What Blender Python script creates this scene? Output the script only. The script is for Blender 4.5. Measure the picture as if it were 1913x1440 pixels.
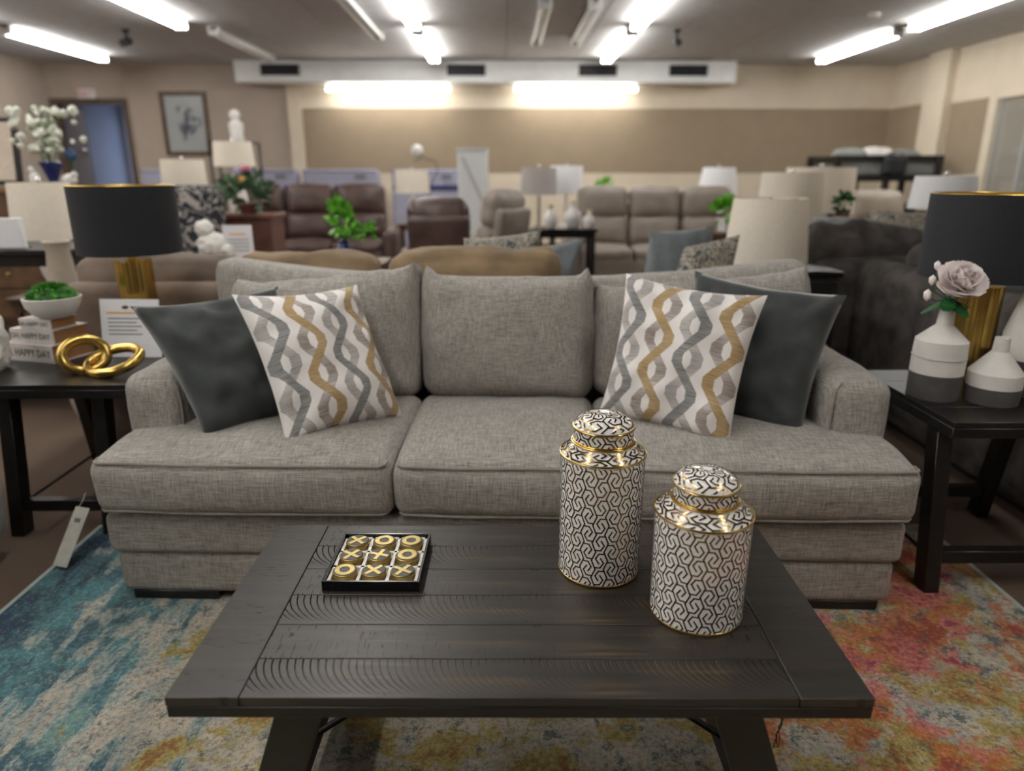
import bpy, bmesh, math, random
from mathutils import Vector, Matrix, noise
R = math.radians
PI = math.pi
random.seed(7)
for o in list(bpy.data.objects): bpy.data.objects.remove(o)
SC = bpy.context.scene
COL = SC.collection

# ------------------------------------------------------------------ camera
cam_d = bpy.data.cameras.new('camera'); cam = bpy.data.objects.new('camera', cam_d); COL.objects.link(cam)
cam.location = (0, 0, 1.33)
cam.rotation_euler = (R(90 - 17.1), 0, R(-0.75))
cam_d.sensor_fit = 'HORIZONTAL'; cam_d.sensor_width = 36; cam_d.lens = 1290 / 1913 * 36
cam_d.clip_start = 0.05; cam_d.clip_end = 100
cam_d.dof.use_dof = True; cam_d.dof.focus_distance = 1.62; cam_d.dof.aperture_fstop = 1.6
SC.camera = cam
# ------------------------------------------------------------------ light, exposure
TUBE = 23.0                         # radiance of the fluorescent tubes
w = bpy.data.worlds.new('world'); SC.world = w; w.use_nodes = True
w.node_tree.nodes['Background'].inputs[0].default_value = (0.8, 0.85, 1, 1)
w.node_tree.nodes['Background'].inputs[1].default_value = 0.05
vs = SC.view_settings
vs.view_transform = 'Standard'; vs.look = 'None'; vs.gamma = 1; vs.use_curve_mapping = False; vs.exposure = 0.55

# ------------------------------------------------------------------ node helpers
class NT:
    def __init__(s, mat):
        s.t = mat.node_tree; s.t.nodes.clear()
        s.out = s.t.nodes.new('ShaderNodeOutputMaterial')
        s.b = s.t.nodes.new('ShaderNodeBsdfPrincipled')
        s.t.links.new(s.b.outputs[0], s.out.inputs[0])
        s.tc = s.t.nodes.new('ShaderNodeTexCoord')
    def put(s, sock, v):
        if isinstance(v, bpy.types.NodeSocket): s.t.links.new(v, sock)
        elif v is not None:
            if isinstance(v, tuple) and len(v) == 3 and sock.type == 'RGBA': v = v + (1,)
            sock.default_value = v
    def m(s, op, a, b=None, c=None, clamp=False):
        n = s.t.nodes.new('ShaderNodeMath'); n.operation = op; n.use_clamp = clamp
        s.put(n.inputs[0], a); s.put(n.inputs[1], b)
        if c is not None: s.put(n.inputs[2], c)
        return n.outputs[0]
    def co(s, kind='Object', scale=(1, 1, 1), loc=(0, 0, 0), rot=(0, 0, 0)):
        n = s.t.nodes.new('ShaderNodeMapping')
        s.t.links.new(s.tc.outputs[kind], n.inputs[0])
        n.inputs[1].default_value = loc; n.inputs[2].default_value = rot; n.inputs[3].default_value = scale
        return n.outputs[0]
    def sep(s, v):
        n = s.t.nodes.new('ShaderNodeSeparateXYZ'); s.put(n.inputs[0], v); return n.outputs
    def noise(s, v, scale=5, detail=2, rough=.5, dist=0):
        n = s.t.nodes.new('ShaderNodeTexNoise'); s.put(n.inputs['Vector'], v)
        n.inputs['Scale'].default_value = scale; n.inputs['Detail'].default_value = detail
        n.inputs['Roughness'].default_value = rough; n.inputs['Distortion'].default_value = dist
        return n.outputs[0]
    def ramp(s, v, lo, hi, a=0., b=1.):
        n = s.t.nodes.new('ShaderNodeMapRange'); n.interpolation_type = 'SMOOTHSTEP'
        s.put(n.inputs[0], v); n.inputs[1].default_value = lo; n.inputs[2].default_value = hi
        n.inputs[3].default_value = a; n.inputs[4].default_value = b
        return n.outputs[0]
    def mix(s, f, a, b, mode='MIX'):
        n = s.t.nodes.new('ShaderNodeMix'); n.data_type = 'RGBA'; n.blend_type = mode
        s.put(n.inputs[0], f); s.put(n.inputs[6], a); s.put(n.inputs[7], b)
        return n.outputs[2]
    def bump(s, h, strength=.3, dist=.002):
        n = s.t.nodes.new('ShaderNodeBump'); n.inputs['Strength'].default_value = strength
        n.inputs['Distance'].default_value = dist; s.put(n.inputs['Height'], h)
        s.t.links.new(n.outputs[0], s.b.inputs['Normal'])
    def set(s, **k):
        for kk, v in k.items(): s.put(s.b.inputs[kk.replace('_', ' ')], v)

def new_mat(name):
    m = bpy.data.materials.new(name); m.use_nodes = True
    return m, NT(m)

def plain(name, c, rough=.5, metal=0., var=.08, scale=30, bump=.0, coat=0., spec=.5, **k):
    m, n = new_mat(name)
    v = n.noise(n.co(), scale, 3)
    f = n.ramp(v, .3, .7)
    n.set(Base_Color=n.mix(f, tuple(x * (1 - var) for x in c), tuple(min(1, x * (1 + var)) for x in c)), Roughness=rough, Metallic=metal, Coat_Weight=coat)
    n.b.inputs['Specular IOR Level'].default_value = spec
    if bump: n.bump(v, bump, .003)
    for kk, vv in k.items(): n.set(**{kk: vv})
    return m

def weave(name, c0, c1, scale=1., bump=.35, rough=.95, thin=1.):
    """woven cloth with slubs running both ways"""
    m, n = new_mat(name)
    a = n.noise(n.co(scale=(14 * scale, 260 * scale, 260 * scale)), 1, 2, .6)
    b = n.noise(n.co(scale=(330 * scale, 22 * scale, 22 * scale)), 1, 2, .6)
    f = n.m('ADD', n.m('MULTIPLY', n.ramp(a, .33, .67), .5), n.m('MULTIPLY', n.ramp(b, .33, .67), .5))
    big = n.noise(n.co(), 9 * scale, 3)
    f2 = n.m('ADD', f, n.m('MULTIPLY', n.m('SUBTRACT', big, .5), .35), clamp=True)
    n.set(Base_Color=n.mix(f2, c0, c1), Roughness=rough, Sheen_Weight=.15)
    n.b.inputs['Specular IOR Level'].default_value = .2
    n.bump(f, bump, .0015)
    return m

def leather(name, c, var=.25, rough=.42):
    m, n = new_mat(name)
    v = n.noise(n.co(), 7, 4); g = n.noise(n.co(), 160, 2)
    n.set(Base_Color=n.mix(n.ramp(v, .3, .7), tuple(x * (1 - var) for x in c), tuple(x * (1 + var) for x in c)), Roughness=rough)
    n.bump(n.m('ADD', n.m('MULTIPLY', v, .8), n.m('MULTIPLY', g, .1)), .3, .01)
    return m

def emit(name, c, s):
    m = bpy.data.materials.new(name); m.use_nodes = True; t = m.node_tree; t.nodes.clear()
    o = t.nodes.new('ShaderNodeOutputMaterial'); e = t.nodes.new('ShaderNodeEmission')
    e.inputs[0].default_value = c + (1,); e.inputs[1].default_value = s
    t.links.new(e.outputs[0], o.inputs[0]); return m

# ------------------------------------------------------------------ mesh helpers
def nb(): return bmesh.new()
def box(bm, x0, y0, z0, x1, y1, z1, bev=0, seg=2):
    r = bmesh.ops.create_cube(bm, size=1)
    for v in r['verts']:
        v.co = Vector(((x0 + x1) / 2 + v.co.x * (x1 - x0), (y0 + y1) / 2 + v.co.y * (y1 - y0), (z0 + z1) / 2 + v.co.z * (z1 - z0)))
    if bev:
        es = list({e for v in r['verts'] for e in v.link_edges})
        bmesh.ops.bevel(bm, geom=es, offset=bev, segments=seg, profile=.5, affect='EDGES')
    return bm
def beam(bm, a, b, wx, wy, bev=0):
    """bar between a and b whose ends stay level: section wx by wy"""
    vs_ = []
    for p in (a, b):
        for sx, sy in ((-1, -1), (1, -1), (1, 1), (-1, 1)):
            vs_.append(bm.verts.new((p[0] + sx * wx / 2, p[1] + sy * wy / 2, p[2])))
    fs = [bm.faces.new([vs_[i] for i in q]) for q in ((0, 3, 2, 1), (4, 5, 6, 7), (0, 1, 5, 4), (1, 2, 6, 5), (2, 3, 7, 6), (3, 0, 4, 7))]
    bmesh.ops.recalc_face_normals(bm, faces=fs)
    if bev: bmesh.ops.bevel(bm, geom=list({e for f in fs for e in f.edges}), offset=bev, segments=1, affect='EDGES')
    return bm
def lathe(bm, prof, n=32, c=(0, 0, 0), flute=0, nf=0):
    rings = []
    for r, z in prof:
        if r < 1e-6: rings.append([bm.verts.new((c[0], c[1], c[2] + z))])
        else:
            ring = []
            for i in range(n):
                a = 2 * PI * i / n
                rr = r * (1 - flute * (abs(math.sin(a * nf / 2)) ** .6 * -1 + 1)) if nf else r
                ring.append(bm.verts.new((c[0] + rr * math.cos(a), c[1] + rr * math.sin(a), c[2] + z)))
            rings.append(ring)
    for A, B in zip(rings, rings[1:]):
        for i in range(n):
            j = (i + 1) % n
            if len(A) == 1 and len(B) == 1: continue
            if len(A) == 1: bm.faces.new((A[0], B[j], B[i]))
            elif len(B) == 1: bm.faces.new((A[i], A[j], B[0]))
            else: bm.faces.new((A[i], A[j], B[j], B[i]))
    bmesh.ops.recalc_face_normals(bm, faces=bm.faces)
    return bm
def tube(bm, pts, r, n=8, closed=False, flat=1.):
    P = [Vector(p) for p in pts]; rings = []; prev = None
    N_ = len(P)
    for i, p in enumerate(P):
        if closed: t = P[(i + 1) % N_] - P[i - 1]
        else: t = P[min(i + 1, N_ - 1)] - P[max(i - 1, 0)]
        t.normalize()
        if prev is None:
            u = t.cross(Vector((0, 0, 1)))
            if u.length < .05: u = t.cross(Vector((1, 0, 0)))
        else: u = prev - t * prev.dot(t)
        u.normalize(); prev = u; v = t.cross(u)
        rr = r[i] if isinstance(r, (list, tuple)) else r
        rings.append([bm.verts.new(p + (u * math.cos(2 * PI * k / n) + v * math.sin(2 * PI * k / n) * flat) * rr) for k in range(n)])
    prs = list(zip(rings, rings[1:]))
    if closed: prs.append((rings[-1], rings[0]))
    for A, B in prs:
        for k in range(n):
            bm.faces.new((A[k], A[(k + 1) % n], B[(k + 1) % n], B[k]))
    if not closed:
        bm.faces.new(rings[0][::-1]); bm.faces.new(rings[-1])
    bmesh.ops.recalc_face_normals(bm, faces=bm.faces)
    return bm
def ball(bm, c, r, sub=2, sc=(1, 1, 1), rough=0):
    q = bmesh.ops.create_icosphere(bm, subdivisions=sub, radius=1)
    for v in q['verts']:
        k = 1 + (rough * noise.noise(v.co * 3 + Vector(c) * 9) if rough else 0)
        v.co = Vector((c[0] + v.co.x * r * sc[0] * k, c[1] + v.co.y * r * sc[1] * k, c[2] + v.co.z * r * sc[2] * k))
    return bm
def cushion(bm, c, w, d, h, r, crown=(0, 0, 0), n=9, wr=.0, seed=0, fr=6, tilt=0, fn=None):
    """soft rounded block centred on c; crown bulges each pair of faces; tilt about x"""
    L = (w / 2, d / 2, h / 2)
    def axis(l):
        rr = min(r, l * .98)
        a = [-l, -l + rr * .3, -l + rr * .65, -l + rr]
        m_ = [-l + rr + (2 * l - 2 * rr) * i / n for i in range(1, n)]
        return a + m_ + [-x for x in reversed(a)]
    ax = [axis(l) for l in L]; vm = {}
    ct, st = math.cos(tilt), math.sin(tilt)
    def V(i, j, k):
        if (i, j, k) in vm: return vm[(i, j, k)]
        q = Vector((ax[0][i], ax[1][j], ax[2][k]))
        inn = Vector([max(-L[a] + min(r, L[a] * .98), min(L[a] - min(r, L[a] * .98), q[a])) for a in range(3)])
        dv = q - inn
        p = inn + dv.normalized() * r if dv.length > 1e-9 else q.copy()
        u = [max(-1, min(1, q[a] / L[a])) for a in range(3)]
        f = [(1 - abs(u[a]) ** 2.2) for a in range(3)]
        p.z += crown[2] * u[2] * f[0] * f[1]; p.y += crown[1] * u[1] * f[0] * f[2]; p.x += crown[0] * u[0] * f[1] * f[2]
        if wr:
            nv = (p - inn * .7)
            if nv.length > 1e-6: nv.normalize()
            p += nv * wr * (noise.noise(p * fr + Vector((seed * 3.1, seed * 1.7, seed))) + .5 * noise.noise(p * fr * 2.3 + Vector((seed, 5, seed * 2.2))))
        if fn: p = fn(p, u)
        p = Vector((p.x, p.y * ct - p.z * st, p.y * st + p.z * ct))
        vm[(i, j, k)] = bm.verts.new(p + Vector(c)); return vm[(i, j, k)]
    nx, ny, nz = [len(a) - 1 for a in ax]
    for i in range(nx):
        for j in range(ny):
            bm.faces.new((V(i, j, 0), V(i, j + 1, 0), V(i + 1, j + 1, 0), V(i + 1, j, 0)))
            bm.faces.new((V(i, j, nz), V(i + 1, j, nz), V(i + 1, j + 1, nz), V(i, j + 1, nz)))
    for i in range(nx):
        for k in range(nz):
            bm.faces.new((V(i, 0, k), V(i + 1, 0, k), V(i + 1, 0, k + 1), V(i, 0, k + 1)))
            bm.faces.new((V(i, ny, k), V(i, ny, k + 1), V(i + 1, ny, k + 1), V(i + 1, ny, k)))
    for j in range(ny):
        for k in range(nz):
            bm.faces.new((V(0, j, k), V(0, j, k + 1), V(0, j + 1, k + 1), V(0, j + 1, k)))
            bm.faces.new((V(nx, j, k), V(nx, j + 1, k), V(nx, j + 1, k + 1), V(nx, j, k + 1)))
    return bm
def obj(name, bm, mat, parent=None, loc=(0, 0, 0), rot=(0, 0, 0), sharp=38, label=None, cat=None, group=None, kind=None, smooth=True):
    me = bpy.data.meshes.new(name); bm.to_mesh(me); bm.free()
    if smooth:
        me.polygons.foreach_set('use_smooth', [True] * len(me.polygons))
        me.set_sharp_from_angle(angle=R(sharp))
    for mm in (mat if isinstance(mat, (list, tuple)) else [mat]): me.materials.append(mm)
    return link(name, me, parent, loc, rot, label, cat, group, kind)
def link(name, me, parent=None, loc=(0, 0, 0), rot=(0, 0, 0), label=None, cat=None, group=None, kind=None):
    o = bpy.data.objects.new(name, me); COL.objects.link(o)
    o.location = loc; o.rotation_euler = rot
    if parent: o.parent = parent
    if label: o['label'] = label
    if cat: o['category'] = cat
    if group: o['group'] = group
    if kind: o['kind'] = kind
    return o
def thing(name, label, cat, loc=(0, 0, 0), rz=0, group=None):
    return link(name, None, None, loc, (0, 0, rz), label, cat, group)
def dup(root, loc, rz, label, group=None):
    def cp(o, par):
        c = o.copy(); COL.objects.link(c); c.parent = par
        for ch in list(o.children): cp(ch, c)
        return c
    r = cp(root, None); r.location = loc; r.rotation_euler = (0, 0, rz); r['label'] = label
    if group: r['group'] = group
    return r
def text(name, s, size, mat, parent, loc, rot, ext=.0004, sx=1.):
    cu = bpy.data.curves.new(name, 'FONT'); cu.body = s; cu.size = size; cu.extrude = ext
    cu.align_x = 'CENTER'; cu.align_y = 'CENTER'; cu.resolution_u = 2
    t = bpy.data.objects.new('tmp', cu); COL.objects.link(t)
    me = bpy.data.meshes.new_from_object(t.evaluated_get(bpy.context.evaluated_depsgraph_get()))
    bpy.data.objects.remove(t); me.name = name; me.materials.clear(); me.materials.append(mat)
    if sx != 1:
        for v in me.vertices: v.co.x *= sx
    return link(name, me, parent, loc, rot)

# ------------------------------------------------------------------ materials
SOFA = weave('sofa_linen', (.178, .162, .145), (.455, .425, .385), 1.25)
PIPE = plain('sofa_piping', (.26, .245, .215), .9)
VELVET = plain('slate_velvet', (.034, .040, .039), .8, var=.22, scale=12, Sheen_Weight=.5, Sheen_Roughness=.4)
BLACKWOOD = plain('espresso_wood', (.010, .0088, .0082), .36, var=.35, scale=40, bump=.05)
BLACKMETAL = plain('black_metal', (.012, .012, .013), .4, .6)
GOLD = plain('polished_gold', (.62, .42, .12), .22, 1., var=.05)
BRASS = plain('aged_brass', (.42, .32, .12), .34, 1., var=.12)
WHITE = plain('white_ceramic', (.72, .70, .67), .5, var=.03)
GLAZE = plain('white_glaze', (.90, .88, .85), .10, var=.02, coat=.6)
PAPER = plain('white_paper', (.78, .78, .80), .7, var=.02)
INK = plain('grey_ink', (.18, .18, .19), .7)
INKDARK = plain('dark_ink', (.035, .035, .035), .6)
ORANGE = plain('orange_print', (.75, .38, .10), .6)
BLACKCLOTH = plain('black_shade_cloth', (.011, .012, .016), .75, var=.1, scale=60)
GOLDFOIL = plain('gold_foil_lining', (.55, .36, .08), .35, .9)
def shade(name, c, tr=.45):
    m = plain(name, c, .85, var=.04, scale=50); t = m.node_tree
    bs = [n for n in t.nodes if n.type == 'BSDF_PRINCIPLED'][0]; out = [n for n in t.nodes if n.type == 'OUTPUT_MATERIAL'][0]
    tl = t.nodes.new('ShaderNodeBsdfTranslucent'); tl.inputs[0].default_value = c + (1,)
    mx = t.nodes.new('ShaderNodeMixShader'); mx.inputs[0].default_value = tr
    t.links.new(bs.outputs[0], mx.inputs[1]); t.links.new(tl.outputs[0], mx.inputs[2]); t.links.new(mx.outputs[0], out.inputs[0])
    return m
CREAM = shade('cream_linen_shade', (.90, .84, .74), .3)
WHITESHADE = shade('white_shade_cloth', (.96, .96, .98), .3)
GREYSHADE = plain('grey_shade_cloth', (.42, .39, .37), .85, var=.05)
LEAF = plain('grass_leaf', (.045, .21, .018), .55, var=.6, scale=45)
LEAFD = plain('dark_leaf', (.012, .11, .022), .5, var=.4, scale=40)
LEAFB = plain('bright_leaf', (.13, .42, .03), .5, var=.35, scale=30)
SUEDE = plain('taupe_suede', (.15, .108, .08), .85, var=.25, scale=5, Sheen_Weight=.1)
SUEDE_LIT = plain('suede_lit', (.215, .145, .078), .85, var=.25, scale=6, Sheen_Weight=.1)  # same suede, lighter and warmer: lighting difference put into the colour
BROWN = leather('brown_leather', (.085, .050, .042))
TAN = leather('tan_leather', (.27, .225, .19), .12, .55)
CREAML = leather('cream_leather', (.42, .36, .29), .1, .5)
CHAR = plain('charcoal_chenille', (.066, .058, .053), .9, var=.45, scale=9, bump=.3)
BLUEGREY = weave('blue_grey_cloth', (.125, .142, .15), (.215, .24, .25), 1., .2)
MATTE = plain('concrete_white', (.66, .64, .60), .85, var=.06, scale=18)
MATTED = plain('concrete_grey', (.085, .076, .074), .85, var=.12, scale=18)
SPINE = plain('book_cloth', (.60, .56, .53), .8)
PAGES = plain('kraft_pages', (.33, .17, .075), .9)
PETAL = plain('blush_petal', (.88, .80, .78), .6, var=.08)
TUBEM = emit('fluorescent_tube', (1, .985, .945), TUBE)
TUBEW = emit('warm_wall_tube', (1, .95, .86), TUBE * .7)
METALW = plain('white_enamel', (.70, .70, .69), .45, var=.02)
OLDTUBE = plain('unlit_tube_glass', (.75, .75, .74), .3, var=.02)
DUCTM = plain('white_duct_panel', (.86, .88, .88), .6, var=.03, scale=4)
DARKVENT = plain('dark_grille', (.02, .022, .026), .6)
CREAMPAINT = plain('cream_paint', (.72, .63, .50), .75, var=.03, scale=3)
BEIGEPAINT = plain('beige_paint', (.46, .385, .32), .75, var=.03, scale=3)
TAUPEPAINT = plain('taupe_panel', (.34, .265, .185), .8, var=.03, scale=3)
CEIL = plain('ceiling_board', (.50, .49, .49), .85, var=.06, scale=6)
CEILBAR = plain('ceiling_bar', (.22, .21, .20), .7)
DOORWOOD = plain('stained_door_frame', (.11, .075, .05), .5, var=.15)
GREYDOOR = plain('grey_door', (.17, .16, .175), .6)
WOODBROWN = plain('warm_brown_wood', (.11, .06, .03), .45, var=.3, scale=8)
RUSTWOOD = plain('reddish_wood', (.12, .045, .03), .4, var=.3, scale=8)
LAVENDER = plain('lavender_ticking', (.36, .36, .46), .8, var=.05)
NAVY = plain('navy_ticking', (.035, .045, .14), .7)
COBALT = plain('cobalt_glaze', (.01, .02, .12), .2)
GREYBED = weave('grey_bedding', (.16, .17, .17), (.32, .33, .32), .5, .2)
CHROME = plain('chrome', (.85, .85, .83), .08, 1.)
FLUFF = plain('white_plush', (.70, .68, .63), .95, var=.12, scale=60, bump=.8)
WHITEWOOD = plain('white_painted_wood', (.66, .67, .67), .5, var=.03)
PALEGREY = plain('pale_grey_trim', (.47, .47, .46), .5, var=.03)
SAGE = weave('sage_upholstery', (.20, .20, .17), (.34, .34, .30), .7, .25)
TICTOP = plain('grey_enamel', (.075, .068, .062), .45)
TRAYW = plain('ivory_lacquer', (.82, .78, .72), .3, var=.02)
BLACKGLOSS = plain('black_lacquer', (.006, .006, .007), .18, var=.1)
PAPERTAG = plain('tag_card', (.60, .59, .52), .7)

def mk_rug():
    m, n = new_mat('abstract_rug')
    x, y, z = n.sep(n.co())
    st = n.noise(n.co(scale=(7.5, 2.0, 1)), 1.5, 8, .68, .3)
    st2 = n.noise(n.co(scale=(12, 3.5, 1), loc=(3.3, 7, 0)), 1.3, 8, .7, .3)
    b1 = n.noise(n.co(loc=(11, 2, 0)), 4.2, 9, .70, .3)
    b2 = n.noise(n.co(loc=(4, 21, 0)), 5.0, 9, .72, .3)
    b3 = n.noise(n.co(loc=(17, 9, 0)), 5.6, 9, .72, .3)
    b4 = n.noise(n.co(loc=(27, 3, 0)), 9, 8, .75, .3)
    fine = n.noise(n.co(), 85, 4, .8)
    c = n.mix(n.ramp(b4, .40, .60), (.52, .455, .36), (.34, .33, .29))
    def m_(t, k): return n.m('MULTIPLY', t, k)
    # teal and navy wash on the left, streaked along the rug
    tl = n.m('ADD', n.m('ADD', st, m_(n.m('SUBTRACT', b1, .5), .5)), n.ramp(x, -1.75, -.2, .19, -.19))
    c = n.mix(n.ramp(tl, .46, .54, 0, .6), c, (.19, .32, .33))
    tc_ = n.mix(n.ramp(b3, .42, .58), (.016, .085, .12), (.055, .215, .25))
    c = n.mix(n.ramp(tl, .53, .60, 0, .9), c, n.mix(n.ramp(b2, .52, .62, 0, .7), tc_, (.20, .33, .30)))
    nv = n.m('ADD', n.m('ADD', st2, m_(n.m('SUBTRACT', b2, .5), .3)), n.ramp(x, -1.7, -.9, .10, -.25))
    c = n.mix(n.ramp(nv, .53, .62, 0, .9), c, (.014, .042, .095))
    # olive and mustard patches through the middle
    ye = n.m('ADD', b2, n.m('ADD', n.ramp(x, -1.35, -.8, -.2, 0.045), n.ramp(x, .2, 1.5, .0, .03)))
    c = n.mix(n.ramp(ye, .53, .60, 0, .85), c, (.38, .28, .045))
    c = n.mix(n.ramp(ye, .60, .67, 0, .85), c, (.25, .105, .035))
    # coral, orange, crimson on the right
    orr = n.m('ADD', b1, n.ramp(x, -.35, 1.2, -.15, .075))
    c = n.mix(n.ramp(orr, .565, .615, 0, .85), c, (.50, .15, .035))
    c = n.mix(n.ramp(orr, .625, .68, 0, .9), c, (.32, .05, .025))
    pk = n.m('ADD', b3, n.ramp(x, -.3, 1.15, -.19, .05))
    c = n.mix(n.ramp(pk, .57, .615, 0, .8), c, (.56, .16, .14))
    c = n.mix(n.ramp(pk, .635, .68, 0, .9), c, (.30, .03, .07))
    # slate and teal flecks everywhere
    fl = n.m('ADD', n.noise(n.co(loc=(7, 31, 0)), 17, 7, .8), n.m('MULTIPLY', n.m('SUBTRACT', b2, .5), -.35))
    c = n.mix(n.ramp(fl, .55, .62, 0, .8), c, (.05, .095, .10))
    c = n.mix(n.ramp(fine, .36, .52, .55, 0), c, (.085, .072, .06))
    c = n.mix(n.ramp(fine, .52, .66, 0, .22), c, (.78, .72, .63))
    n.set(Base_Color=c, Roughness=.95, Sheen_Weight=.1)
    n.b.inputs['Specular IOR Level'].default_value = .15
    n.bump(n.noise(n.co(scale=(1, 1.6, 1)), 220, 2, .7), .8, .004)
    return m
RUG = mk_rug()
def mk_carpet():
    m, n = new_mat('brown_carpet')
    f = n.noise(n.co(), 300, 3, .7); b = n.noise(n.co(), 3, 3)
    c = n.mix(n.ramp(f, .3, .7), (.085, .055, .04), (.20, .145, .11))
    n.set(Base_Color=n.mix(n.m('MULTIPLY', n.ramp(b, .3, .7), .25), c, (.20, .15, .115)), Roughness=1.)
    n.b.inputs['Specular IOR Level'].default_value = .1
    n.bump(f, .8, .006); return m
CARPET = mk_carpet()
def mk_plank(kind):
    """dark boards: kind 0 circular saw arcs, kind 1 short chisel dashes, kind 2 plain end board"""
    m, n = new_mat('saw_marked_board_%d' % kind)
    x, y, z = n.sep(n.co())
    big = n.noise(n.co(scale=(1.2, 14, 1)), 2.2, 4)
    grain = n.noise(n.co(scale=(6, 130, 6)), 1, 3, .6)
    mask = n.noise(n.co(scale=(2.2, 9, 1), loc=(5, 1, 0)), 1.4, 3)
    c = n.mix(n.ramp(big, .35, .65), (.016, .013, .011), (.028, .022, .017))
    worn = n.ramp(n.noise(n.co(scale=(1.6, 26, 1), loc=(2, 3, 0)), 1.6, 3), .55, .72)
    if kind == 0:
        q = n.m('DIVIDE', n.m('SUBTRACT', .0495, y), .113)
        g = n.m('MULTIPLY', n.m('SUBTRACT', 1., n.m('SQRT', n.m('SUBTRACT', 1.02, n.m('MULTIPLY', q, q)))), .15)
        ph = n.m('ADD', n.m('SUBTRACT', x, g), n.m('MULTIPLY', mask, .010))
        s = n.m('SINE', n.m('MULTIPLY', ph, 450))
        line = n.m('MULTIPLY', n.m('MULTIPLY', n.ramp(s, .72, .99), n.ramp(mask, .36, .58)), n.ramp(y, -.045, -.02))
    elif kind == 1:
        d = n.noise(n.co(scale=(300, 30, 1)), 1, 0)
        line = n.m('MULTIPLY', n.ramp(d, .69, .73, 0, .8), n.ramp(mask, .40, .55))
    else:
        d = n.noise(n.co(scale=(30, 300, 1)), 1, 0)
        line = n.m('MULTIPLY', n.ramp(d, .70, .74, 0, .7), n.ramp(mask, .45, .6))
    if kind < 2:
        glint = n.ramp(n.noise(n.co(scale=(2.6, 5, 1), loc=(9, 4, 0)), 1, 2), .42, .60)
        glow = n.m('MULTIPLY', glint, n.m('ADD', n.m('MULTIPLY', line, .8), n.m('MULTIPLY', worn, .5)), clamp=True)
        c = n.mix(glow, c, (.14, .095, .045))  # gold on the saw lines paints reflected light; worn streaks are wear
        c = n.mix(n.m('MULTIPLY', line, n.m('MULTIPLY', n.m('SUBTRACT', 1., glint), .85)), c, (.004, .0035, .003))
    else:
        c = n.mix(n.m('MULTIPLY', line, .7), c, (.004, .0035, .003))
    n.set(Base_Color=c, Roughness=n.ramp(grain, .3, .7, .36, .46))
    n.set(Specular_IOR_Level=n.m('MULTIPLY', n.m('SUBTRACT', 1., line), .75))
    n.bump(n.m('SUBTRACT', n.m('MULTIPLY', grain, .10), n.m('MULTIPLY', line, .9)), .8, .002)
    return m
PLANK = [mk_plank(i) for i in range(3)]
def mk_trellis(name, nu, nv, cols, base, rot=0.):
    """interlaced zigzag ribbons in pairs; cols = two pairs of colours"""
    m, n = new_mat(name)
    u, v, _ = n.sep(n.co('UV', rot=(0, 0, rot)))
    wob = n.m('MULTIPLY', n.m('SUBTRACT', n.noise(n.co('UV', scale=(3, 160, 1)), 1, 1), .5), .05)
    U = n.m('ADD', n.m('MULTIPLY', u, nu), wob)
    cell = n.m('FLOOR', U); par = n.m('FLOORED_MODULO', cell, 2.)
    uc = n.m('SUBTRACT', n.m('SUBTRACT', U, cell), .5)
    vv = n.m('ADD', n.m('MULTIPLY', v, nv), n.m('MULTIPLY', par, .5))
    tri = n.m('SUBTRACT', n.m('MULTIPLY', n.m('PINGPONG', vv, 1.), 2.), 1.)
    t = n.m('MULTIPLY', n.m('MINIMUM', n.m('MAXIMUM', n.m('MULTIPLY', tri, 1.35), -1.), 1.), .29)
    dA = n.m('ABSOLUTE', n.m('SUBTRACT', uc, t)); dB = n.m('ABSOLUTE', n.m('ADD', uc, t))
    A = n.ramp(dA, .158, .172, 1, 0); B = n.ramp(dB, .158, .172, 1, 0)
    thr = n.noise(n.co('UV', scale=(7, 230, 1), rot=(0, 0, .12)), 1, 2, .6)
    ta = n.ramp(thr, .36, .6)
    fade = n.ramp(n.m('ABSOLUTE', tri), .0, .8)
    cA = n.mix(par, cols[0], cols[2]); cB = n.mix(par, cols[1], cols[3])
    cA = n.mix(n.m('MULTIPLY', ta, .45), cA, n.mix(.6, cA, base))
    cB = n.mix(n.m('ADD', n.m('MULTIPLY', ta, .45), n.m('MULTIPLY', n.m('SUBTRACT', 1., fade), .4)), cB, n.mix(.75, cB, base))
    c = n.mix(B, base, cB); c = n.mix(A, c, cA)
    n.set(Base_Color=c, Roughness=.9, Sheen_Weight=.2)
    n.b.inputs['Specular IOR Level'].default_value = .2
    n.bump(n.m('ADD', n.m('MULTIPLY', n.m('MAXIMUM', A, B), .6), n.m('MULTIPLY', thr, .5)), .35, .0015)
    return m
TREL = mk_trellis('trellis_print', 4.0, 4.3, ((.16, .16, .16), (.30, .28, .265), (.36, .22, .055), (.22, .17, .14)), (.80, .765, .735))
def mk_damask(name):
    m, n = new_mat(name)
    a = n.noise(n.co(), 9, 1, .5, 2.2)
    s = n.m('SINE', n.m('MULTIPLY', a, 42))
    c = n.mix(n.ramp(s, .1, .5), (.45, .40, .32), (.075, .095, .105))
    c = n.mix(n.ramp(s, -1, -.75), (.20, .15, .10), c)
    n.set(Base_Color=c, Roughness=.9); return m
DAMASK = mk_damask('swirl_print')
def mk_blackswirl():
    m, n = new_mat('black_swirl_print')
    a = n.noise(n.co(), 6, 1, .5, 1.5); s = n.m('SINE', n.m('MULTIPLY', a, 30))
    n.set(Base_Color=n.mix(n.ramp(s, .5, .8), (.015, .017, .025), (.35, .32, .29)), Roughness=.85); return m
BLACKSWIRL = mk_blackswirl()
def mk_glass(name, c, r=.05):
    m, n = new_mat(name); n.set(Base_Color=c, Roughness=r, Transmission_Weight=.9); return m
GLASS = mk_glass('clear_glass', (.9, .95, .97))
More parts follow.
